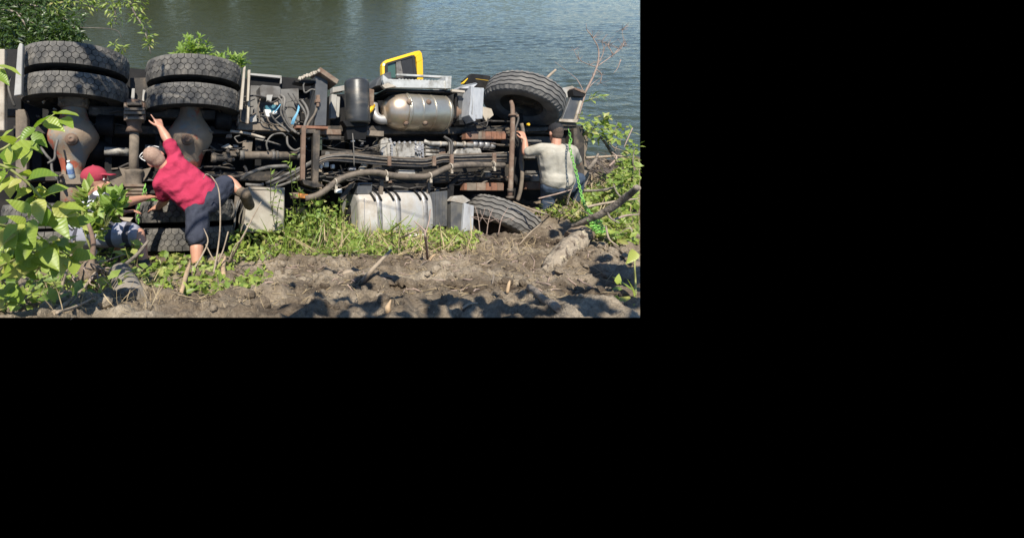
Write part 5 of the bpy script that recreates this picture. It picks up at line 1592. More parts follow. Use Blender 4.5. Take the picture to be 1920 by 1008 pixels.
def weeds(name, corners, n, hmax, smin, smax, mat, tmpl=LT_LOW, stalk=.12, patch=.0, tilt=.75):
    """Leafy ground cover over the patch of ground whose corners show at the given photo pixels."""
    P = [(p.x, p.y) for p in (gp(u, v) for u, v in corners)]
    lo = np.min(P, axis=0); hi = np.max(P, axis=0)
    m = n * 6
    x = nrs.uniform(lo[0], hi[0], m); y = nrs.uniform(lo[1], hi[1], m)
    ok = in_poly(x, y, P) & (fbm(x * 3.2, y * 3.2, 61, 3) > patch - .25)
    x, y = x[ok][:n], y[ok][:n]
    k = len(x)
    dens = np.clip(.55 + 1.1 * fbm(x * 2.3, y * 2.3, 71, 2), .25, 1)
    z = gh(x, y) + hmax * dens * nrs.uniform(0, 1, k) ** 1.25
    B = np.stack([x, y, z], -1)
    V, F = scatter_leaves(B, rand_dirs(k, .05), rand_norms(k, tilt), nrs.uniform(smin, smax, k), tmpl)
    V, F = keep_inside(V, F, len(tmpl[0]))
    o = np_obj(name, V, F, M[mat]); o['kind'] = 'stuff'
    q = int(k * stalk)
    if q:
        sel = nrs.randint(0, k, q); mb = MB()
        for i in sel:
            b0 = Vector((x[i], y[i], float(gh(x[i], y[i])) - .01)); t0 = Vector(B[i]) + Vector((nrs.uniform(-.05, .05), nrs.uniform(-.05, .05), .03))
            if (b0 - CAM).dot(RIGHT_N) > -.1 or (b0 - CAM).dot(LOW_N) > -.1: continue
            mb.tube([b0, b0.lerp(t0, .5) + Vector((nrs.uniform(-.02, .02), 0, 0)), t0], [.004, .0035, .002], 4, cap=False)
        if mb.v:
            o2 = mb.build('weed_stalks', M['stem']); o2['kind'] = 'stuff'
    return o

def dry_grass(corners, n, L0, L1, mat='dry', lean=.9):
    P = [(p.x, p.y) for p in (gp(u, v) for u, v in corners)]
    lo = np.min(P, axis=0); hi = np.max(P, axis=0)
    x = nrs.uniform(lo[0], hi[0], n * 5); y = nrs.uniform(lo[1], hi[1], n * 5)
    ok = in_poly(x, y, P); x, y = x[ok][:n], y[ok][:n]
    k = len(x)
    B = np.stack([x, y, gh(x, y)], -1)
    D = nrs.normal(size=(k, 3)) * lean; D[:, 2] = np.abs(D[:, 2]) * .4 + .7
    V, F = scatter_leaves(B, D, nrs.normal(size=(k, 3)) + .01, nrs.uniform(L0, L1, k), leaf_template(.035, .1, .35, 3, 'lan'))
    V, F = keep_inside(V, F, 12)
    o = np_obj('dry_grass', V, F, M[mat]); o['kind'] = 'stuff'

# in front of the truck, between the toolbox and the mudguard
weeds('undergrowth', [(440, 455), (470, 432), (540, 398), (660, 402), (672, 445), (770, 452), (700, 478), (590, 482), (510, 482), (470, 500), (420, 530)], 3600, .30, .035, .085, 'leaf_mid')
weeds('undergrowth', [(530, 440), (560, 385), (640, 392), (665, 440), (560, 470)], 1700, .58, .035, .08, 'leaf_mid', patch=.05)
weeds('undergrowth', [(650, 448), (800, 446), (800, 474), (690, 480)], 700, .20, .035, .085, 'leaf_mid')
weeds('undergrowth', [(795, 438), (870, 438), (910, 452), (880, 470), (800, 470)], 620, .17, .035, .08, 'leaf_mid')
weeds('undergrowth', [(260, 520), (300, 480), (420, 490), (500, 500), (490, 540), (400, 552), (270, 545)], 620, .085, .05, .10, 'leaf_mid')
dry_grass([(540, 470), (560, 395), (660, 400), (700, 450), (900, 455), (900, 470), (600, 478)], 750, .12, .38, lean=1.2)
dry_grass([(690, 470), (800, 440), (900, 450), (910, 480), (800, 490)], 260, .06, .2)
dry_grass([(380, 555), (500, 520), (560, 580), (380, 590)], 160, .03, .09)
dry_grass([(900, 470), (960, 450), (1010, 440), (1000, 480), (930, 490)], 160, .05, .16)
dry_grass([(500, 478), (540, 385), (660, 392), (690, 450), (780, 455), (780, 476), (560, 480)], 420, .16, .46, 'leaf_lime', lean=.7)
dry_grass([(1095, 430), (1100, 350), (1200, 330), (1200, 450)], 260, .15, .4, 'leaf_mid', lean=.9)
# the far side bank
weeds('undergrowth', [(1085, 440), (1100, 362), (1150, 338), (1230, 320), (1230, 460), (1170, 470), (1110, 450)], 3000, .30, .06, .14, 'leaf_mid', patch=.1)
weeds('undergrowth', [(1000, 402), (1040, 372), (1100, 350), (1100, 420), (1050, 412)], 650, .18, .04, .10, 'leaf_mid')
weeds('undergrowth', [(1090, 290), (1200, 262), (1230, 262), (1230, 300), (1150, 300)], 70, .16, .05, .10, 'leaf_mid', patch=.12)
dry_grass([(1010, 400), (1060, 372), (1200, 330), (1200, 440), (1100, 440)], 420, .10, .35)
weeds('undergrowth', [(1150, 545), (1200, 500), (1200, 590), (1170, 590)], 26, .08, .07, .12, 'leaf_big', LT_OV)
# low corner under the big leaved plant
weeds('undergrowth', [(-60, 450), (60, 420), (260, 480), (270, 540), (160, 560), (60, 596), (-60, 596)], 1500, .30, .05, .11, 'leaf_mid', patch=.02)
weeds('undergrowth', [(-60, 400), (130, 390), (260, 410), (260, 470), (-60, 470)], 1100, .55, .06, .12, 'leaf_mid')
dry_grass([(60, 560), (240, 500), (330, 560), (300, 596), (100, 596)], 300, .04, .16)

# spray of narrow leaves hiding the crouching man, and the tall shoots before the toolbox
def sprig(name, label, base, tips, nleaf, smin, smax, mat, tmpl, rs=.004, group=None, cat='plant', lo=.3):
    t = thing(name, label, cat, base, group)
    mb = MB(); PB = []; PD = []
    for tip in tips:
        path = spline([Vector(base), Vector(base).lerp(Vector(tip), .5) + Vector((rnd.uniform(-.05, .05), rnd.uniform(-.04, .04), .04)), Vector(tip)], 6)
        mb.tube([p - Vector(base) for p in path], [rs, rs * .5], 5)
        for i in range(nleaf):
            f = rnd.uniform(lo, 1); p = path[min(len(path) - 1, int(f * len(path)))]
            PB.append(p - Vector(base)); dd = (path[-1] - path[0]).normalized()
            PD.append(Vector((rnd.gauss(0, .7), rnd.gauss(0, .7), rnd.gauss(.1, .4))) + dd * .7)
    mb.build('stem', M['stem'], t)
    n_ = len(PB)
    V, F = scatter_leaves(np.array(PB), np.array(PD), rand_norms(n_, .5), nrs.uniform(smin, smax, n_), tmpl)
    np_obj('foliage', V, F, M[mat], t)
    return t

bs = pix(170, 470, 3.35)
sprig('weed_clump', 'leafy weed hiding the chest of the crouching man', bs, [pix(u, v, 3.4 + .01 * k) for k, (u, v) in enumerate(((150, 365), (168, 352), (190, 362), (205, 380), (218, 372), (224, 392), (160, 385), (182, 392), (200, 400), (214, 402)))], 22, .07, .12, 'leaf_mid', LT_LOW)
bs = pix(196, 430, 3.3)
sprig('weed_clump', 'bright tuft of pointed leaves beside the outstretched arm', bs, [pix(u, v, 3.32) for u, v in ((214, 368), (226, 362), (236, 374), (228, 386), (216, 384), (206, 372))], 12, .07, .11, 'leaf_lime', LT_LOW)
bs = gup(556, 440, 0)
sprig('tall_shoot', 'tall young shoot with pale tip before the hanger bars', bs, [pix(543, 290, 4.5), pix(553, 320, 4.5)], 16, .05, .09, 'leaf_lime', LT_LAN, .006)
bs = gup(520, 445, 0)
sprig('tall_shoot', 'thin young shoot before the beige toolbox', bs, [pix(508, 316, 4.4), pix(528, 360, 4.45), pix(517, 350, 4.4)], 14, .04, .08, 'leaf_lime', LT_LAN, .005)
bs = gup(600, 452, 0)
sprig('tall_shoot', 'broad leaved shoot under the amber marker lamp', bs, [pix(592, 370, 4.5), pix(598, 385, 4.5)], 9, .07, .12, 'leaf_lime', LT_LOW, .005)

# ------------------------------------------------------------------ big leaved plant close to the viewer
LEAFM = []
for k in range(5):
    w = (.58, .62, .54, .66, .5)[k]
    TV, TF = leaf_template(w, (.14, .2, .08, .12, .42)[k], (.12, .28, .2, .05, .25)[k], 7)
    TV = TV.copy(); TV[:, 2] += .02 * np.sin(TV[:, 1] * 9 + k) * (np.abs(TV[:, 0]) > .01)
    me = bpy.data.meshes.new('leaf'); me.from_pydata([tuple(p) for p in TV], [], [tuple(int(i) for i in f) for f in TF])
    me.polygons.foreach_set('use_smooth', [True] * len(me.polygons)); me.materials.append(M['leaf_big']); me.update()
    LEAFM.append(me)

def big_leaf(parent, base, tip, nrm, wpx=None, k=None):
    base, tip = Vector(base), Vector(tip)
    L = (tip - base).length; y = (tip - base).normalized()
    for q in (base, tip, base.lerp(tip, .5)):
        pu, pv, pd = proj(q)
        if pd > 0 and (pv > 588 or pu > 1192): return None
    z = (nrm - y * nrm.dot(y)).normalized(); x = y.cross(z)
    o = bpy.data.objects.new('leaf', LEAFM[rnd.randrange(4) if k is None else k]); COL.objects.link(o)
    o.parent = parent
    o.matrix_local = Matrix.Translation(base - Vector(parent.location)) @ Matrix((x, y, z)).transposed().to_4x4() @ Matrix.Diagonal((L if wpx is None else wpx, L, L, 1))
    return o

def big_plant(label, root, stems, leaves, fill, name='knotweed_plant'):
    """stems: lists of points; leaves: (base u,v, tip u,v, depth, width factor, facing) read off the photograph."""
    t = thing(name, label, 'plant', root)
    for s in stems:
        P = spline([Vector(p) for p in s], 5)
        MB().tube([p - Vector(root) for p in P], [.008, .006, .003], 6).build('stem', M['stem'], t)
    for (u0, v0, u1, v1, d, wf, up) in leaves:
        b0 = pix(u0, v0, d); t0 = pix(u1, v1, d - .05 + rnd.uniform(-.04, .04))
        nm = (UP * up[1] + RT * up[0] - FW * up[2] + Vector((0, 0, .3)))
        big_leaf(t, b0, t0, nm, (t0 - b0).length * wf)
    for (s, n_, L0, L1) in fill:
        P = spline([Vector(p) for p in s], 6)
        for q in range(n_):
            p = P[rnd.randrange(len(P))]
            d = Vector((rnd.gauss(0, 1), rnd.gauss(0, .8), rnd.gauss(-.25, .5))).normalized() * rnd.uniform(L0, L1)
            e = p + d * .25
            big_leaf(t, e, e + d, Vector((rnd.gauss(0, .5), rnd.gauss(-.4, .4), 1)))
    return t

root1 = Vector((-2.3, 2.3, gz(-2.3, 2.3)))
st1 = [[root1, pix(-60, 300, 2.1), pix(0, 282, 2.15), pix(30, 262, 2.2), pix(62, 240, 2.25), pix(86, 226, 2.3), pix(102, 214, 2.32)]]
lv1 = [(58, 264, -4, 312, 2.12, 1.0, (.3, .6, .5)), (102, 214, 147, 210, 2.3, .6, (.1, .9, .2)), (66, 240, 99, 211, 2.25, .55, (-.3, .8, .3)), (86, 226, 120, 244, 2.28, 1.0, (0, .5, .8)),
       (117, 221, 134, 233, 2.3, .9, (0, .6, .6)), (65, 240, 34, 262, 2.2, .8, (.2, .6, .5)), (62, 248, 86, 274, 2.25, 1.0, (0, .2, .9)), (0, 264, 24, 240, 2.1, .8, (-.2, .6, .5)), (24, 272, 2, 246, 2.08, .9, (0, .5, .6)),
       (52, 268, 76, 280, 2.3, .6, (0, .6, .6)), (55, 278, 42, 312, 2.3, .9, (0, .2, .9)), (36, 268, 12, 292, 2.2, .8, (.2, .5, .6)),
       (-6, 122, 40, 131, 2.1, .6, (0, .9, .2)), (-8, 138, 14, 152, 2.1, .9, (0, .5, .5)), (-6, 128, 10, 150, 2.12, .9, (0, .5, .6))]
st1.append([pix(-60, 170, 2.1), pix(-20, 140, 2.1), pix(-4, 128, 2.1)])
big_plant('tall big leaved plant reaching over the rear post with its pointed top leaves', root1, st1, lv1, [])
root2 = Vector((-2.25, 2.0, gz(-2.25, 2.0)))
st2 = [[root2, pix(-60, 330, 1.95), pix(-5, 308, 2.0), pix(44, 336, 2.05), pix(82, 375, 2.1), pix(112, 402, 2.15), pix(140, 430, 2.2)]]
lv2 = [(52, 337, 96, 316, 2.05, .85, (0, .7, .6)), (80, 365, 128, 350, 2.1, .9, (0, .7, .6)), (58, 398, 12, 372, 2.0, .85, (0, .6, .7)), (110, 388, 159, 389, 2.12, .52, (0, .8, .4)), (56, 352, 30, 372, 2.1, .9, (.2, .4, .7)),
       (98, 398, 126, 442, 2.12, .85, (.2, .3, .8)), (92, 392, 84, 424, 2.05, .8, (-.1, .3, .8)), (60, 372, 40, 384, 2.15, .9, (0, .6, .5)), (62, 410, 58, 462, 2.02, .8, (-.2, .3, .8)), (124, 405, 149, 426, 2.2, .8, (0, .5, .6)),
       (40, 336, 14, 352, 2.0, .9, (.1, .5, .6)), (10, 318, -10, 350, 2.0, .9, (.1, .5, .6)), (66, 352, 92, 362, 2.18, .7, (0, .5, .7)), (48, 420, 16, 402, 2.08, .8, (0, .5, .7)), (78, 384, 70, 412, 2.14, .9, (0, .1, .9)),
       (30, 420, 4, 448, 2.0, .9, (.2, .5, .6)), (116, 414, 138, 406, 2.2, .7, (0, .8, .3))]
big_plant('big leaved plant with a long drooping stem over the crouching man', root2, st2, lv2, [(st2[0][1:], 30, .07, .13)])
root3 = Vector((-2.0, 2.1, gz(-2.0, 2.1)))
st3 = [[root3, pix(-40, 440, 2.0), pix(20, 425, 2.05), pix(60, 445, 2.1), pix(100, 460, 2.2), pix(130, 480, 2.25)], [root3, pix(-30, 520, 1.95), pix(20, 490, 2.05), pix(70, 470, 2.2)]]
lv3 = [(82, 466, 110, 506, 2.1, .95, (.2, .4, .7)), (30, 450, -4, 470, 2.0, .9, (.2, .5, .6)), (86, 452, 110, 446, 2.15, .8, (0, .7, .4)), (108, 450, 130, 462, 2.2, .8, (0, .7, .4)), (60, 450, 46, 486, 2.05, .9, (0, .2, .8)),
       (0, 545, 40, 556, 2.1, 1.0, (0, .7, .5)), (-6, 570, 12, 590, 1.95, .9, (0, .5, .6)), (26, 572, 38, 596, 2.0, .8, (0, .3, .8)), (98, 574, 70, 596, 2.2, .7, (0, .6, .5)), (20, 512, -4, 525, 2.0, .8, (0, .6, .5)),
       (20, 540, 42, 566, 2.1, .9, (0, .6, .5)), (46, 420, 24, 440, 2.05, .9, (0, .4, .7)), (40, 500, 66, 520, 2.2, .8, (0, .5, .6)), (10, 450, -10, 420, 2.0, .9, (0, .5, .6)), (130, 480, 150, 500, 2.25, .8, (0, .5, .6))]
big_plant('low big leaved plant over the bottom corner with broad sunlit leaves', root3, st3, lv3, [(st3[0][1:], 40, .06, .12), (st3[1][1:], 34, .06, .12)])
# sprawling plant at the far edge of the dirt
root4 = gup(1190, 572, 0); root4 = Vector(root4)
big_plant('dark leaved plant at the edge of the shaded hollow', root4, [[root4, pix(1192, 540, 3.0), pix(1190, 500, 3.05), pix(1191, 470, 3.1)]],
          [(1170, 546, 1150, 540, 2.9, .9, (0, .7, .4)), (1194, 486, 1178, 474, 3.0, 1.1, (0, .4, .8)), (1191, 470, 1180, 492, 3.0, .9, (.2, .3, .8)), (1191, 545, 1174, 552, 2.9, .7, (0, .6, .5)), (1190, 556, 1176, 560, 2.9, .8, (0, .6, .5))], [])

# ------------------------------------------------------------------ trees and shrubs beyond the truck
def leafy_tree(label, base, limbs, clumps, n, smin, smax, mat, tmpl, name='leafy_tree', group=None, r0=.05, cat='tree'):
    """limbs: point lists; clumps: (centre, radii) volumes that carry the leaves."""
    base = Vector(base)
    t = thing(name, label, cat, base, group)
    mb = MB()
    for i, L_ in enumerate(limbs):
        mb.tube([p - base for p in spline([Vector(p) for p in L_], 5)], [r0 if i == 0 else r0 * (.3 if i < 3 else .09), r0 * (.1 if i < 3 else .04)], 7)
    mb.build('trunk', M['bark'], t)
    PB = []; ND = []
    w = np.array([max(.02, c[1][0] * c[1][1] * c[1][2]) ** .6 * (c[2] if len(c) > 2 else 1) for c in clumps]); w = w / w.sum()
    idx = nrs.choice(len(clumps), n, p=w)
    C = np.array([tuple(Vector(c[0]) - base) for c in clumps]); R = np.array([c[1] for c in clumps])
    u = nrs.normal(size=(n, 3)); u /= np.linalg.norm(u, axis=1, keepdims=True)
    P = C[idx] + u * R[idx] * nrs.uniform(.25, 1.0, (n, 1)) ** .6
    V, F = scatter_leaves(P, u * .6 + rand_dirs(n, -.25), rand_norms(n, .6), nrs.uniform(smin, smax, n), tmpl)
    np_obj('crown', V, F, M[mat], t)
    return t

b0 = Vector((-9.5, 7.2, .1))
cl = []
for (u, v, d, r) in ((-40, 30, 8.6, .75), (10, 15, 8.8, .7), (40, 45, 8.4, .55), (70, 20, 8.8, .6), (95, 45, 8.2, .42), (15, 75, 8.2, .5), (55, 72, 8.0, .40), (110, 62, 8.0, .28), (125, 35, 8.6, .34), (-30, 90, 8.0, .6), (90, 66, 8.0, .3), (130, 58, 8.0, .2), (30, -15, 9, .6), (100, -5, 9.2, .5), (80, 78, 7.8, .3), (140, 66, 7.9, .16)):
    cl.append((pix(u, v, d), (r, r, r * .62)))
leafy_tree('dark leafy tree overhanging the river behind the rear wheels', b0, [[b0, pix(-160, 80, 9), pix(-60, 20, 9), pix(30, -30, 9)], [pix(-60, 40, 8.8), pix(20, 20, 8.4), pix(60, 66, 8.1)], [pix(-60, 20, 9), pix(60, 10, 8.8), pix(130, 40, 8.5)], [pix(30, 20, 8.5), pix(80, 52, 8.2), pix(150, 52, 8), pix(215, 56, 7.9), pix(228, 72, 7.9)]],
           cl, 5200, .09, .17, 'leaf_dark', LT_LAN, r0=.10)
b0 = Vector((-8.2, 6.4, .2)); cl = []
for (u, v, d, r) in ((105, 6, 7.0, .16), (125, 10, 7.0, .14), (150, 4, 7.0, .15), (175, 8, 7.0, .16), (200, 5, 7.0, .14), (212, 14, 7.0, .12), (216, 36, 7.0, .10), (232, 5, 7.0, .15), (255, 6, 7.0, .13), (268, 14, 7.0, .10), (256, 30, 7.0, .10), (270, 48, 7.0, .10), (278, 70, 7.0, .08), (282, 82, 7, .05), (190, -8, 7, .2), (245, -10, 7.0, .25), (140, -10, 7.0, .25), (216, 84, 7.0, .06), (228, 90, 7.0, .05)):
    cl.append((pix(u, v, d), (r, r, r * .8)))
leafy_tree('drooping leafy bough hanging over the gap between the rear wheels', b0, [[b0, pix(-200, -60, 7.2), pix(0, -60, 7.1), pix(240, -25, 7)], [pix(236, -20, 7), pix(250, 20, 7), pix(270, 55, 7), pix(283, 102, 7)], [pix(200, -25, 7), pix(214, 10, 7), pix(217, 44, 7)], [pix(100, -40, 7.1), pix(140, 0, 7), pix(178, 14, 7)]],
           cl, 420, .07, .13, 'leaf_mid', LT_LAN, 'overhanging_bough', r0=.06)
for (lab, b0, tips, nl) in (('bright young shrub showing above the second rear tyre', pix(355, 150, 6.6), [(338, 96), (352, 72), (362, 84), (375, 72), (388, 82), (366, 96), (346, 88), (326, 99), (380, 94), (356, 84), (392, 90), (340, 84)], 34),
                            ('smaller bright shrub showing at the front edge of the second rear tyre', pix(440, 150, 6.4), [(430, 104), (443, 108), (455, 104), (450, 116), (462, 120), (405, 103), (396, 106), (414, 106)], 22)):
    sprig('young_shrub', lab, b0, [pix(u, v, 6.5 + .03 * i) for i, (u, v) in enumerate(tips)], nl, .08, .14, 'leaf_lime', LT_LAN, .008, cat='shrub', lo=.55)

# bare sapling and drift by the water at the far end
b0 = pix(1096, 176, 7.6)
limb = [[b0, pix(1112, 144, 7.6), pix(1121, 118, 7.6), pix(1122, 92, 7.6), pix(1112, 72, 7.6), pix(1100, 56, 7.6)], [pix(1121, 122, 7.6), pix(1132, 96, 7.6), pix(1128, 78, 7.6)], [pix(1121, 124, 7.6), pix(1146, 106, 7.65), pix(1168, 86, 7.7), pix(1166, 56, 7.7)],
        [pix(1119, 126, 7.6), pix(1106, 122, 7.6), pix(1086, 112, 7.5), pix(1076, 94, 7.5)], [pix(1118, 130, 7.6), pix(1128, 140, 7.6), pix(1126, 156, 7.6)], [pix(1152, 102, 7.65), pix(1160, 92, 7.7), pix(1174, 84, 7.7)], [pix(1150, 104, 7.65), pix(1140, 86, 7.65), pix(1134, 80, 7.6)],
        [b0, pix(1086, 156, 7.6), pix(1076, 144, 7.6), pix(1040, 116, 7.5)], [b0, pix(1110, 158, 7.65), pix(1128, 144, 7.7)], [pix(1164, 112, 7.7), pix(1158, 128, 7.7), pix(1150, 138, 7.7)]]
t = thing('bare_sapling', 'bare reddish sapling standing against the water beyond the raised front wheel', 'tree', b0)
mb = MB(); mb.tube([Vector((.05, .2, -1.6)), Vector((0, .05, -.6)), Vector((0, 0, 0))], [.03, .026, .024], 7)
mb.tube([p - b0 for p in spline([Vector(p) for p in limb[0]], 4)], [.020, .012, .005], 6); mb.build('trunk', M['twig'], t)
for L_ in limb[1:]:
    MB().tube([p - b0 for p in spline([Vector(p) for p in L_], 4)], [.009, .006, .0025], 5).build('branch', M['twig'], t)
mb = MB()
for k in range(110):
    L_ = rnd.choice(limb[:7]); q = Vector(L_[rnd.randrange(1, len(L_))]) - b0
    mb.tube([q, q + Vector((rnd.uniform(-.12, .12), rnd.uniform(-.1, .1), rnd.uniform(-.05, .14)))], [.004, .002], 4, cap=False)
mb.build('twig', M['twig'], t)['kind'] = 'stuff'
stick('snapped_branch', 'pale snapped branch poking up behind the raised front wheel', 'branch', [pix(1016, 156, 7.2), pix(1028, 144, 7.2), pix(1042, 131, 7.2)], [.022, .022, .018], 'deadwood', 7)
sprig('leafy_twig', 'leafy twig hanging over the water beside the bumper bracket', pix(1104, 188, 7.4), [pix(1112, 182, 7.4), pix(1122, 186, 7.4), pix(1140, 180, 7.4), pix(1114, 192, 7.4)], 5, .08, .15, 'leaf_mid', LT_LAN, .006)
cl = []
for (u, v, d, r) in ((1100, 226, 7.2, .16), (1112, 236, 7.1, .2), (1128, 240, 7.1, .2), (1118, 252, 7.0, .18), (1142, 250, 7.1, .16), (1160, 244, 7.2, .2), (1172, 244, 7.3, .12), (1152, 256, 7.0, .14), (1136, 220, 7.2, .08), (1098, 240, 7.0, .14), (1124, 226, 7.1, .12)):
    cl.append((pix(u, v, d), (r, r, r * .6)))
b0 = pix(1150, 290, 7.2)
leafy_tree('leafy fallen bough with pale green leaves at the river edge beyond the bumper', b0, [[b0, pix(1130, 262, 7.1), pix(1106, 238, 7.1)], [b0, pix(1160, 268, 7.2), pix(1180, 244, 7.3)], [pix(1140, 276, 7.1), pix(1150, 250, 7.1), pix(1158, 230, 7.2)]], cl, 190, .07, .14, 'leaf_mid', LT_LOW, 'fallen_bough', r0=.03, cat='bough')
cl = []
for (u, v, d, r) in ((1184, 292, 6.6, .10), (1186, 274, 6.8, .08), (1178, 314, 6.3, .12), (1178, 332, 6.0, .14), (1160, 338, 6.0, .14), (1180, 302, 6.4, .1)):
    cl.append((pix(u, v, d), (r, r, r * .7)))
b0 = gup(1185, 345, 0)
leafy_tree('dense green bush at the bank edge above the thick grey branch', b0, [[b0, pix(1186, 310, 6.3), pix(1190, 275, 6.7)]], cl, 220, .06, .11, 'leaf_mid', LT_LOW, 'bush', r0=.02, cat='bush')
for k, (pts, r, lab) in enumerate((([(1102, 318, 6.8), (1114, 304, 6.8), (1122, 288, 6.9)], .028, 'grey forked driftwood beside the bumper end'), ([(1098, 296, 6.9), (1130, 294, 6.9), (1176, 292, 7.0)], .022, 'long driftwood stick lying level at the water line'),
        ([(1142, 312, 6.7), (1156, 296, 6.8), (1148, 286, 6.9)], .014, 'curved thin driftwood over the dark water edge'), ([(1160, 326, 6.6), (1158, 306, 6.7), (1150, 292, 6.8)], .012, 'thin drift stick leaning at the water line'),
        ([(1138, 262, 7.0), (1150, 276, 7.0), (1166, 282, 7.0)], .008, 'reddish drift twig below the leafy fallen bough'), ([(1186, 240, 7.2), (1178, 258, 7.1), (1170, 276, 7.0)], .008, 'upright drift twig at the edge of the fallen bough'),
        ([(1094, 358, 6.0), (1130, 356, 6.0), (1180, 344, 6.1)], .018, 'brown drift stick lying across the weeds below the driftwood'), ([(1100, 388, 5.6), (1140, 380, 5.7), (1196, 372, 5.8)], .016, 'pale drift stick half hidden by the weeds above the grey branch'),
        ([(1010, 372, 6.0), (1050, 362, 6.1), (1082, 352, 6.2)], .010, 'thin stick crossing behind the legs of the man in white'), ([(1064, 384, 5.7), (1068, 366, 5.8), (1076, 346, 5.9)], .007, 'thin upright twig beside the knee of the man in white'),
        ([(1136, 424, 4.9), (1142, 448, 4.6), (1160, 462, 4.5)], .010, 'thin dead stem trailing below the grey branch'), ([(1150, 412, 4.9), (1174, 404, 5.0), (1198, 402, 5.1)], .012, 'pale dead stem lying level below the grey branch'))):
    stick('drift_stick', lab, 'stick', [pix(*p) for p in pts], [r, r, r * .6], ('bark', 'deadwood', 'twig')[k % 3], 7)
mb = MB()
for k in range(150):
    u = rnd.uniform(1095, 1196); v = rnd.uniform(276, 345); p = gp(u, v)
    if p.z > .6: continue
    w = rnd.uniform(0, 6.28); L = rnd.uniform(.15, .5); d = Vector((math.cos(w), math.sin(w), rnd.uniform(-.1, .5))) * L
    if (p + d - CAM).dot(RIGHT_N) > -.05: continue
    mb.tube([p, p + d * .5 + Vector((0, 0, .04)), p + d], [.009, .006, .003], 4)
o = mb.build('driftwood_debris', M['wetwood']); o['kind'] = 'stuff'
mb = MB()
for k in range(120):
    u = rnd.uniform(1085, 1198); v = rnd.uniform(268, 330); p = gp(u, v)
    if (p - CAM).dot(RIGHT_N) > -.12: continue
    s = rnd.uniform(.03, .10)
    mb.ball(p, (s, s * rnd.uniform(.7, 1.2), s * .6), Matrix.Rotation(rnd.uniform(0, 6), 3, 'Z'), 7, 5)
mb.s = [False] * len(mb.s)
o = mb.build('shore_rubble', M['wetwood']); o['kind'] = 'stuff'

# ------------------------------------------------------------------ green chains and the bottle
def chain(label, pts, L=.056, r=.005, W=.015):
    P = spline([Vector(p) for p in pts], 10)
    # walk at even steps
    out = [P[0]]; acc = 0
    for a, b in zip(P[:-1], P[1:]):
        seg = (b - a).length; s = 0
        while acc + (seg - s) >= L * .72:
            s += L * .72 - acc; acc = 0; out.append(a.lerp(b, s / seg))
        acc += seg - s
    loc = out[0]; mb = MB()
    for i in range(len(out) - 1):
        d = (out[i + 1] - out[i]).normalized(); c = (out[i] + out[i + 1]) / 2
        a = d.orthogonal().normalized()
        ax = a if i % 2 else d.cross(a)
        ax = (ax + Vector((rnd.uniform(-.3, .3), rnd.uniform(-.3, .3), 0))).normalized()
        mb.torus(c, ax, W, r, 14, 6, ref=d, sx=L / 2 / W)
    o = mb.build('green_chain', M['green'], shift=loc)
    return tag(o, label, 'chain')
zig = [pix(1110 + 13 * math.sin(2.1 * k) + .9 * k, 402 + 2.0 * k, 5.25 - .012 * k - .04 * (k % 3)) for k in range(18)]
chain('neon green chain hanging from the bumper down into a heap on the bank', [pix(1066, 243, 6.05), pix(1070, 262, 6.05), pix(1068, 274, 6.0), pix(1074, 300, 5.95), pix(1082, 330, 5.85), pix(1088, 356, 5.7), pix(1096, 384, 5.5)] + zig)
chain('neon green chain looped over the rear tyre behind the man in red', [pix(272, 346, 4.5), pix(271, 362, 4.46), pix(268, 374, 4.5), pix(290, 374, 4.62), pix(318, 371, 4.55), pix(326, 378, 4.5)])
chain('short neon green chain end hanging in the dark beside the rear tyre', [pix(262, 376, 4.6), pix(259, 396, 4.62), pix(260, 420, 4.66)])
q = T(136, 334, .30); bp_ = TM @ q
t = thing('water_bottle', 'clear plastic water bottle with blue label standing on the axle', 'bottle', bp_)
zz = Vector((0, 0, 1))
mb = MB(); mb.lathe([(0, .026), (.006, .031), (.03, .030), (.05, .031), (.11, .031), (.135, .028), (.155, .014), (.17, .0125)], (0, 0, 0), zz, 18); mb.build('bottle_body', M['plastic'], t)
mb = MB(); mb.lathe([(.055, .0315), (.105, .0315)], (0, 0, 0), zz, 18, cap=False); mb.build('label_band', M['label_blue'], t)
mb = MB(); mb.lathe([(.168, .0145), (.185, .0145)], (0, 0, 0), zz, 14); mb.build('cap', M['white'], t)

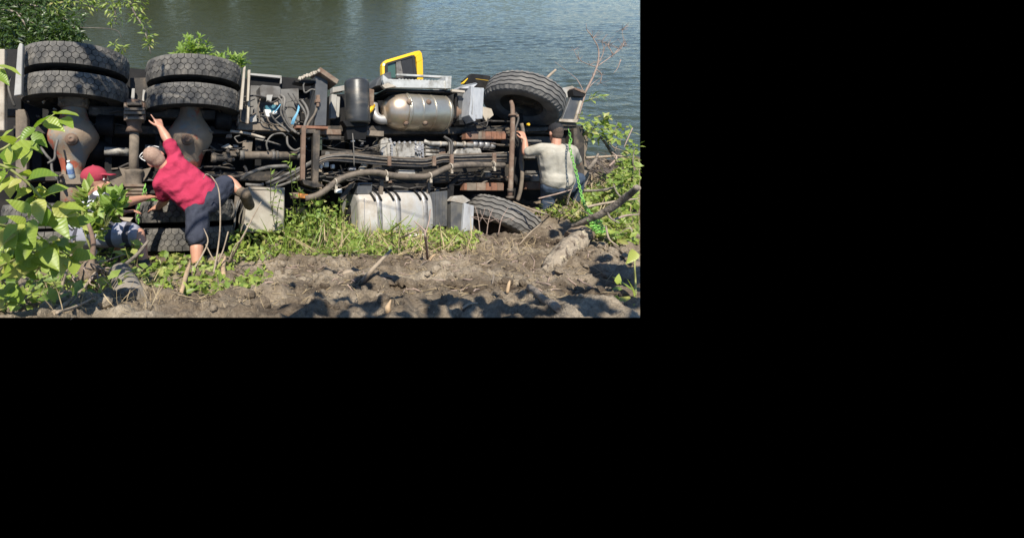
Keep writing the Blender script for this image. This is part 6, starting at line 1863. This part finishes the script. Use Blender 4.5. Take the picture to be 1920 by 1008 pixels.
# ------------------------------------------------------------------ tree over the viewer that drops leaf shadows on the dirt and tyres
b0 = Vector((-4.0, 1.6, gz(-4.0, 1.6)))
t = thing('overhanging_tree', 'tree on the bank above the viewer whose boughs shade the dirt', 'tree', b0)
SH = [(625, 508, 30, 18), (668, 503, 22, 14), (722, 522, 46, 20), (735, 526, 30, 16), (672, 535, 44, 13), (690, 537, 24, 10), (630, 512, 26, 14), (548, 543, 18, 14), (600, 550, 22, 14), (745, 558, 50, 26), (650, 566, 60, 24), (690, 578, 60, 36), (590, 575, 70, 22), (560, 590, 60, 18), (832, 552, 22, 12),
      (815, 567, 40, 18), (850, 568, 60, 20), (880, 575, 40, 16), (818, 588, 46, 18), (905, 568, 50, 14), (930, 585, 60, 18), (970, 582, 70, 26), (1010, 566, 44, 16), (935, 556, 24, 10), (985, 548, 30, 14), (1000, 592, 50, 12), (860, 592, 50, 12),
      (1100, 545, 50, 22), (1150, 512, 60, 40), (1130, 500, 40, 30), (1175, 528, 50, 40), (1125, 570, 60, 16), (1172, 566, 60, 26), (1165, 480, 40, 24), (1110, 590, 60, 14), (1075, 560, 36, 14), (1190, 590, 40, 20), (1120, 520, 40, 30), (1185, 505, 40, 26), (1140, 488, 40, 24), (1160, 500, 60, 30), (1195, 545, 40, 24), (1170, 512, 60, 34), (1155, 530, 60, 26), (1040, 590, 30, 12), (1140, 545, 50, 26), (1070, 425, 34, 22), (1035, 432, 24, 12), (1060, 432, 24, 14),
      (700, 595, 60, 14), (640, 592, 40, 14), (760, 592, 30, 12), (520, 580, 24, 14), (120, 560, 40, 14), (150, 575, 36, 14), (40, 560, 50, 20), (200, 560, 30, 12)]
PB, PD, PN, PS = [], [], [], []
def shade_leaf(p, ru, tt, k=1):
    c = Vector(p) + SUN * tt
    while (c - CAM).dot(FW) > .05 and proj(c)[1] > -110: c = c + SUN * .1
    for _ in range(k):
        w = rnd.uniform(0, 6.28); d = Vector((math.cos(w), math.sin(w), rnd.uniform(-.25, .1)))
        L = ru * 2
        cc = c + Vector((rnd.uniform(-.3, .3) * ru, rnd.uniform(-.3, .3) * ru, rnd.uniform(-.1, .1)))
        PB.append(tuple(cc - d * L * .5 - b0)); PD.append(tuple(d)); PN.append(tuple(SUN + Vector((rnd.uniform(-.3, .3), rnd.uniform(-.3, .3), 0)))); PS.append(L)
tips = []
for (u, v, ru, rv) in SH:
    p = gp(u, v); s = 870 / (p - CAM).dot(FW)
    tt = rnd.uniform(2.5, 3.0) if v > 490 else 3.6
    shade_leaf(p, ru / s * (.8 if ru < 40 else .6), tt, 2 if ru > 30 else 1)
    tips.append(p + SUN * tt)
for (u, v) in [(160, 86), (172, 92), (186, 96), (200, 100), (214, 106), (228, 112), (180, 108), (196, 116), (210, 122), (236, 124), (168, 104), (220, 128), (160, 148), (172, 152), (186, 158), (200, 164), (214, 168), (228, 170), (180, 170), (192, 148), (206, 154), (218, 158), (238, 166),
               (236, 180), (258, 178), (256, 186), (268, 160), (290, 170), (286, 186), (296, 178), (290, 128), (300, 122), (284, 192), (240, 140), (225, 96), (240, 108), (176, 140), (150, 92), (190, 128), (150, 160)]:
    for _ in range(2):
        p = TM @ T(u + rnd.uniform(-6, 6), v + rnd.uniform(-4, 4), .45)
        shade_leaf(p, rnd.uniform(.03, .07), rnd.uniform(2.0, 2.6))
    tips.append(p + SUN * 2.4)
V, F = scatter_leaves(np.array(PB), np.array(PD), np.array(PN), np.array(PS), LT_OV)
np_obj('crown', V, F, M['leaf_big'], t)
mb = MB(); top = Vector((-3.6, -.4, 5.2))
mb.tube([p - b0 for p in spline([b0 - Vector((0, 0, .2)), Vector((-4.0, 1.0, 4)), top, Vector((-3.0, -.3, 6.6))], 5)], [.12, .1, .06], 10); mb.build('trunk', M['bark'], t)
lines = []
for k, q in enumerate((Vector((3.2, .2, 5.2)), Vector((1.4, -.2, 5.0)), Vector((-.3, 3.2, 5.9)))):
    P = spline([top, top.lerp(q, .5) + Vector((0, -.3, .8)), q], 10); lines += P
    mb = MB(); mb.tube([p - b0 for p in P], [.035, .012], 6); mb.build('bough', M['bark'], t)
mb = MB()
for p in PB[::2]:
    w = Vector(p) + b0
    q = min(lines, key=lambda a: (a - w).length)
    mb.tube([q - b0, q.lerp(w, .5) - b0 + Vector((0, 0, .12)), Vector(p)], [.007, .005, .002], 4, cap=False, ctrl=3)
o = mb.build('twig', M['bark'], t); o['kind'] = 'stuff'
